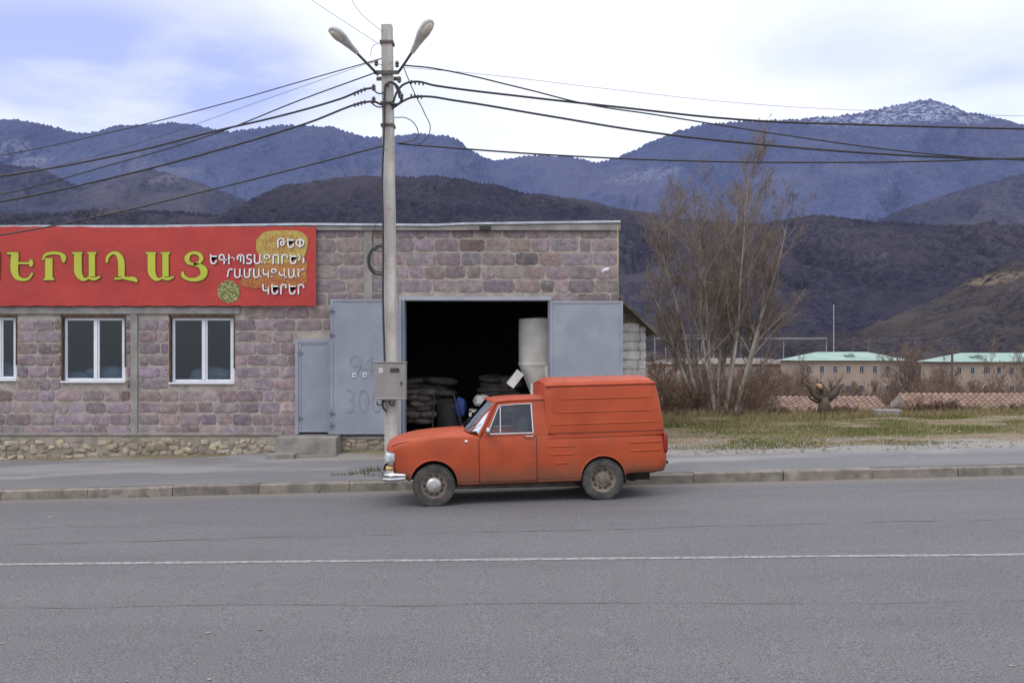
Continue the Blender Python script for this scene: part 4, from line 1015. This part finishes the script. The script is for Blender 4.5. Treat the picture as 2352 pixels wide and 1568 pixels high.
small_tree('bare_tree',2105,42,4.6,5,.06); small_tree('bare_tree',1520,38,3.6,6,.05); small_tree('bare_tree',2330,60,5.4,8,.06)
# pollarded stump
g=MB(); d=27.; sc=d/F
def tq(l): return [(P(x,y,d)[0],d+dy,P(x,y,d)[2]) for x,y,dy in l]
g.tube(tq([(1894,950,0),(1893,930,0),(1896,912,0)]),[.20,.15,.15],10,0,(.55,.5,.45))
g.tube(tq([(1894,922,0),(1872,905,.05),(1862,888,.1),(1850,880,.1)]),[.13,.09,.06,.03],8,0,(.5,.45,.4))
g.tube(tq([(1896,918,0),(1915,902,-.1),(1924,888,-.1),(1935,882,-.1)]),[.13,.10,.07,.03],8,0,(.5,.45,.4))
g.tube(tq([(1896,915,0),(1893,895,.1),(1884,884,.1)]),[.14,.12,.10],8,0,(.55,.5,.45)); g.tube(tq([(1884,892,-.08),(1880,886,-.1),(1872,882,-.12)]),[.06,.07,.02],8,0,(2.2,1.6,.9))
g.tube(tq([(1884,925,0),(1862,915,0),(1850,898,0)]),[.05,.04,.02],6,0,(.5,.45,.4))
t=TW(31)
for k in range(26): 
    p=P(1893+U(-35,35),905+U(-15,20),27); t.br(Vector(p),Vector((U(-.6,.6),U(-.3,.3),1)),U(.2,.45),.008,0,1,cfg2,colb)
g.add(t.g.v,t.g.f,0,(.6,.5,.42))
g.make('pollarded_tree_stump',barkm,None,True)
# grass
def blades(name,N,xr_,yr,hr,dens,mat,zf,dry=.4):
    x=rng.uniform(*xr_,N); y=rng.uniform(*yr,N)
    den=fbm(x*.55,y*.9,4,8); keep=den>dens; x=x[keep];y=y[keep];den=den[keep]; n=len(x)
    h=rng.uniform(*hr,n)*(.6+1.2*(den-dens)/(1-dens)); a=rng.uniform(0,6.28,n); w=rng.uniform(.006,.014,n); lx=rng.normal(0,.4,n)*h; ly=rng.normal(0,.3,n)*h
    z=np.array([zf(a_,b_) for a_,b_ in zip(x,y)])-.01
    Vv=np.zeros((n,3,3)); Vv[:,0]=np.stack([x-np.cos(a)*w,y-np.sin(a)*w,z],1); Vv[:,1]=np.stack([x+np.cos(a)*w,y+np.sin(a)*w,z],1); Vv[:,2]=np.stack([x+lx,y+ly,z+h],1)
    me=bpy.data.meshes.new(name); me.from_pydata(Vv.reshape(-1,3).tolist(),[],np.arange(3*n).reshape(-1,3).tolist())
    green=np.array([.11,.135,.035]);straw=np.array([.27,.22,.12]); f=np.clip(rng.random(n)*.7+(fbm(x*1.1,y*1.5,3,44)-.5)*1.8+dry-.3,0,1)[:,None]
    c=(green*(1-f)+straw*f)*rng.uniform(.7,1.2,(n,1)); c4_=np.concatenate([c,np.ones((n,1))],1).repeat(3,axis=0)
    at=me.color_attributes.new('tone','FLOAT_COLOR','POINT'); at.data.foreach_set('color',c4_.astype(np.float32).ravel()); me.materials.append(mat)
    ob=bpy.data.objects.new(name,me); COL.objects.link(ob)
gmat=pm('grass_blades',(1,1,1),(.9,.9,.9),5,.9,attr=True,spec=.1)
blades('grass',90000,(2.6,19),(18.8,28.6),(.03,.08),.38,gmat,gz,.44)
blades('dry_grass',26000,(2.6,19),(25.5,29.5),(.08,.22),.40,gmat,gz,.95)
g=MB(); 
for (X,Y,n,s_) in [(850,1088,70,.12),(825,1093,60,.09),(785,1095,60,.06),(318,1135,30,.06),(750,1128,20,.05),(560,1045,25,.06),(862,1096,30,.07)]:
    dd=F*(H-.15)/(Y-YH+A*(X-CX)) if Y<1110 else 16.0
    x0=(X-CX)*dd/F; z0=sl(x0)+(.155+.0395*(dd-16.2) if dd>16.1 else 0)
    for k in range(n):
        x=x0+U(-.18,.18);y=dd+U(-.06,.06);h=U(.4,1.2)*s_; a=U(0,3.1); w=.006
        t_=U(.6,1.2); g.add([(x-math.cos(a)*w,y-math.sin(a)*w,z0-.01),(x+math.cos(a)*w,y+math.sin(a)*w,z0-.01),(x+U(-.5,.5)*h,y+U(-.4,.4)*h,z0+h)],[(0,1,2)],0,(.09*t_,.13*t_,.03*t_))
g.make('weeds',gmat)
g=MB()
for i in range(2600):
    x=U(2.8,17); y=U(18.1,20.3) if random.random()<.8 else U(20,27); s_=U(.012,.04)*(1.5 if random.random()<.05 else 1); z=gz(x,y); t_=U(.7,1.4)
    g.add([(x-s_,y,z),(x,y-s_*.8,z),(x+s_*.9,y,z),(x,y+s_*.7,z),(x+U(-.3,.3)*s_,y+U(-.3,.3)*s_,z+s_*.8)],[(0,1,4),(1,2,4),(2,3,4),(3,0,4)],0,(t_,t_,t_*.97))
g.make('gravel',pm('gravel_m',(.22,.21,.20),(.16,.15,.14),5,.95,attr=True))
g=MB(); p=P(2038,950,26.5); g.box(p[0]-.33,p[0]+.33,26.3,26.7,p[2]-.1,p[2]+.12); bevel(g.make('concrete_block',pm('conc_l',(.27,.26,.26),(.2,.19,.19),5,.9)),.03)
# ================================================================ TILED ROOF HOUSES
tile=pm('clay_tile',(.28,.175,.13),(.19,.135,.11),4,.9,attr=True,dirt=((.14,.115,.10),3,.5,.7))
def tiled(X0,X1,Yr,Ye,d):
    E=empty('tiled_roof_shed'); x0=(X0-CX)*d/F;x1=(X1-CX)*d/F; zr=H-(Yr-YH)*(d+2)/F; ze=H-(Ye-YH)*d/F-.12
    g=MB(); nrow=9; ncol=int((x1-x0)/.22)
    for r in range(nrow):
        for c in range(ncol):
            a=x0+c*(x1-x0)/ncol; b_=a+(x1-x0)/ncol; t0=r/nrow;t1=(r+1.12)/nrow; tn=U(.8,1.15)
            ya,yb_=d+2*t0,d+2*t1; za,zb_=ze+(zr-ze)*t0,ze+(zr-ze)*t1-.03; m_=(a+b_)/2
            g.add([(a,ya,za),(m_,ya,za+.07),(b_,ya,za),(a,yb_,zb_),(m_,yb_,zb_+.06),(b_,yb_,zb_)],[(0,1,4,3),(1,2,5,4),(0,2,1)],0,(tn,tn*U(.93,1.03),tn*U(.9,1.05)))
    g.make('roof_tiles',tile,E)
    g=MB(); g.box(x0+.1,x1-.1,d+.3,d+3.7,ze-2.2,ze); g.rings([[(x,d+.2,ze-.03),(x,d+2,zr-.05),(x,d+3.8,ze-.03)] for x in (x0+.02,x1-.02)]); g.make('walls',mort,E)
tiled(1800,2062,910,950,36); tiled(2112,2480,903,950,36); tiled(1505,1612,900,938,38)
# ================================================================ GREEN ROOFED BUILDINGS
grn=pm('green_roof',(.24,.35,.30),(.19,.285,.25),.3,.6); brn=pm('brown_roof',(.17,.14,.125),(.13,.11,.10),.3,.8); bei=pm('beige_render',(.34,.265,.22),(.28,.22,.18),.4,.9); winw=pm('win_white',(.42,.44,.47),None,1,.5); wind=pm('win_dark',(.05,.06,.08),None,1,.2)
def longb(X0,X1,Yr,Ye,d,name='green_roofed_building',dorm=True,rm=None):
    E=empty(name); x0=(X0-CX)*d/F;x1=(X1-CX)*d/F; zr=H-(Yr-YH)*(d+6)/F; ze=H-(Ye-YH)*d/F
    g=MB(); g.box(x0,x1,d,d+12,-7,ze); g.make('walls',bei,E)
    g=MB(); o=.6; v=[(x0-o,d-o,ze+.02),(x1+o,d-o,ze+.02),(x1+o,d+12+o,ze+.02),(x0-o,d+12+o,ze+.02),(x0+4,d+6,zr),(x1-4,d+6,zr)]
    g.add(v,[(0,1,5,4),(1,2,5),(2,3,4,5),(3,0,4),(0,3,2,1)])
    n=max(1,int((x1-x0)/9))
    if dorm:
        for k in range(n):
            x=x0+(k+.5)*(x1-x0)/n; zz=(ze+zr)/2; g.box(x-.5,x+.5,d+1.8,d+5,ze,zz+.15); g.add([(x-.7,d+1.7,zz+.15),(x+.7,d+1.7,zz+.15),(x,d+1.7,zz+.5),(x-.7,d+5,zz+.15),(x+.7,d+5,zz+.15),(x,d+5,zz+.5)],[(0,1,2),(0,2,5,3),(1,4,5,2)])
    g.make('roof',rm or grn,E)
    g=MB();g2=MB(); n=int((x1-x0)/1.9)
    for k in range(n):
        x=x0+(k+.5)*(x1-x0)/n
        for zt in (ze-.7,ze-3.6):
            g.box(x-.36,x+.36,d-.06,d,zt-1.15,zt); 
            for s_ in(-1,1): g2.box(x+s_*.16-.13,x+s_*.16+.13,d-.09,d-.061,zt-1.07,zt-.08)
    g.make('window_frames',winw,E); g2.make('window_panes',wind,E)
longb(1842,2085,808,828,150); longb(2188,2460,810,831,155); longb(1500,1835,822,836,165,'long_building',False,brn)
g=MB(); 
for (a,b_,Y) in [(1505,1900,777),(1530,1640,770)]:
    dd=300; g.box((a-CX)*dd/F,(b_-CX)*dd/F,dd,dd+3,H-(Y+1.5-YH)*dd/F,H-(Y-1.5-YH)*dd/F)
    for k in range(5):
        x=(a+(b_-a)*k/4-CX)*dd/F; g.box(x-.1,x+.1,dd+.5,dd+1,-12,H-(Y+2-YH)*dd/F)
g.make('distant_viaduct',pm('pale_conc',(.25,.26,.28),None,1,.9))
g=MB(); p=P(1915,700,250); g.tube([(p[0],250,-12),p],.09,6); g.make('distant_mast',winw)
for (X,Y0,Y1,d) in [(2187,795,850,120),(1995,775,815,160)]:
    g=MB(); p=P(X,Y0,d); g.tube([(p[0],d,-6),p],.14,6); g.box(p[0]-.8,p[0]+.8,d-.1,d+.1,p[2]-.7,p[2]-.5); g.make('distant_utility_pole',stl)
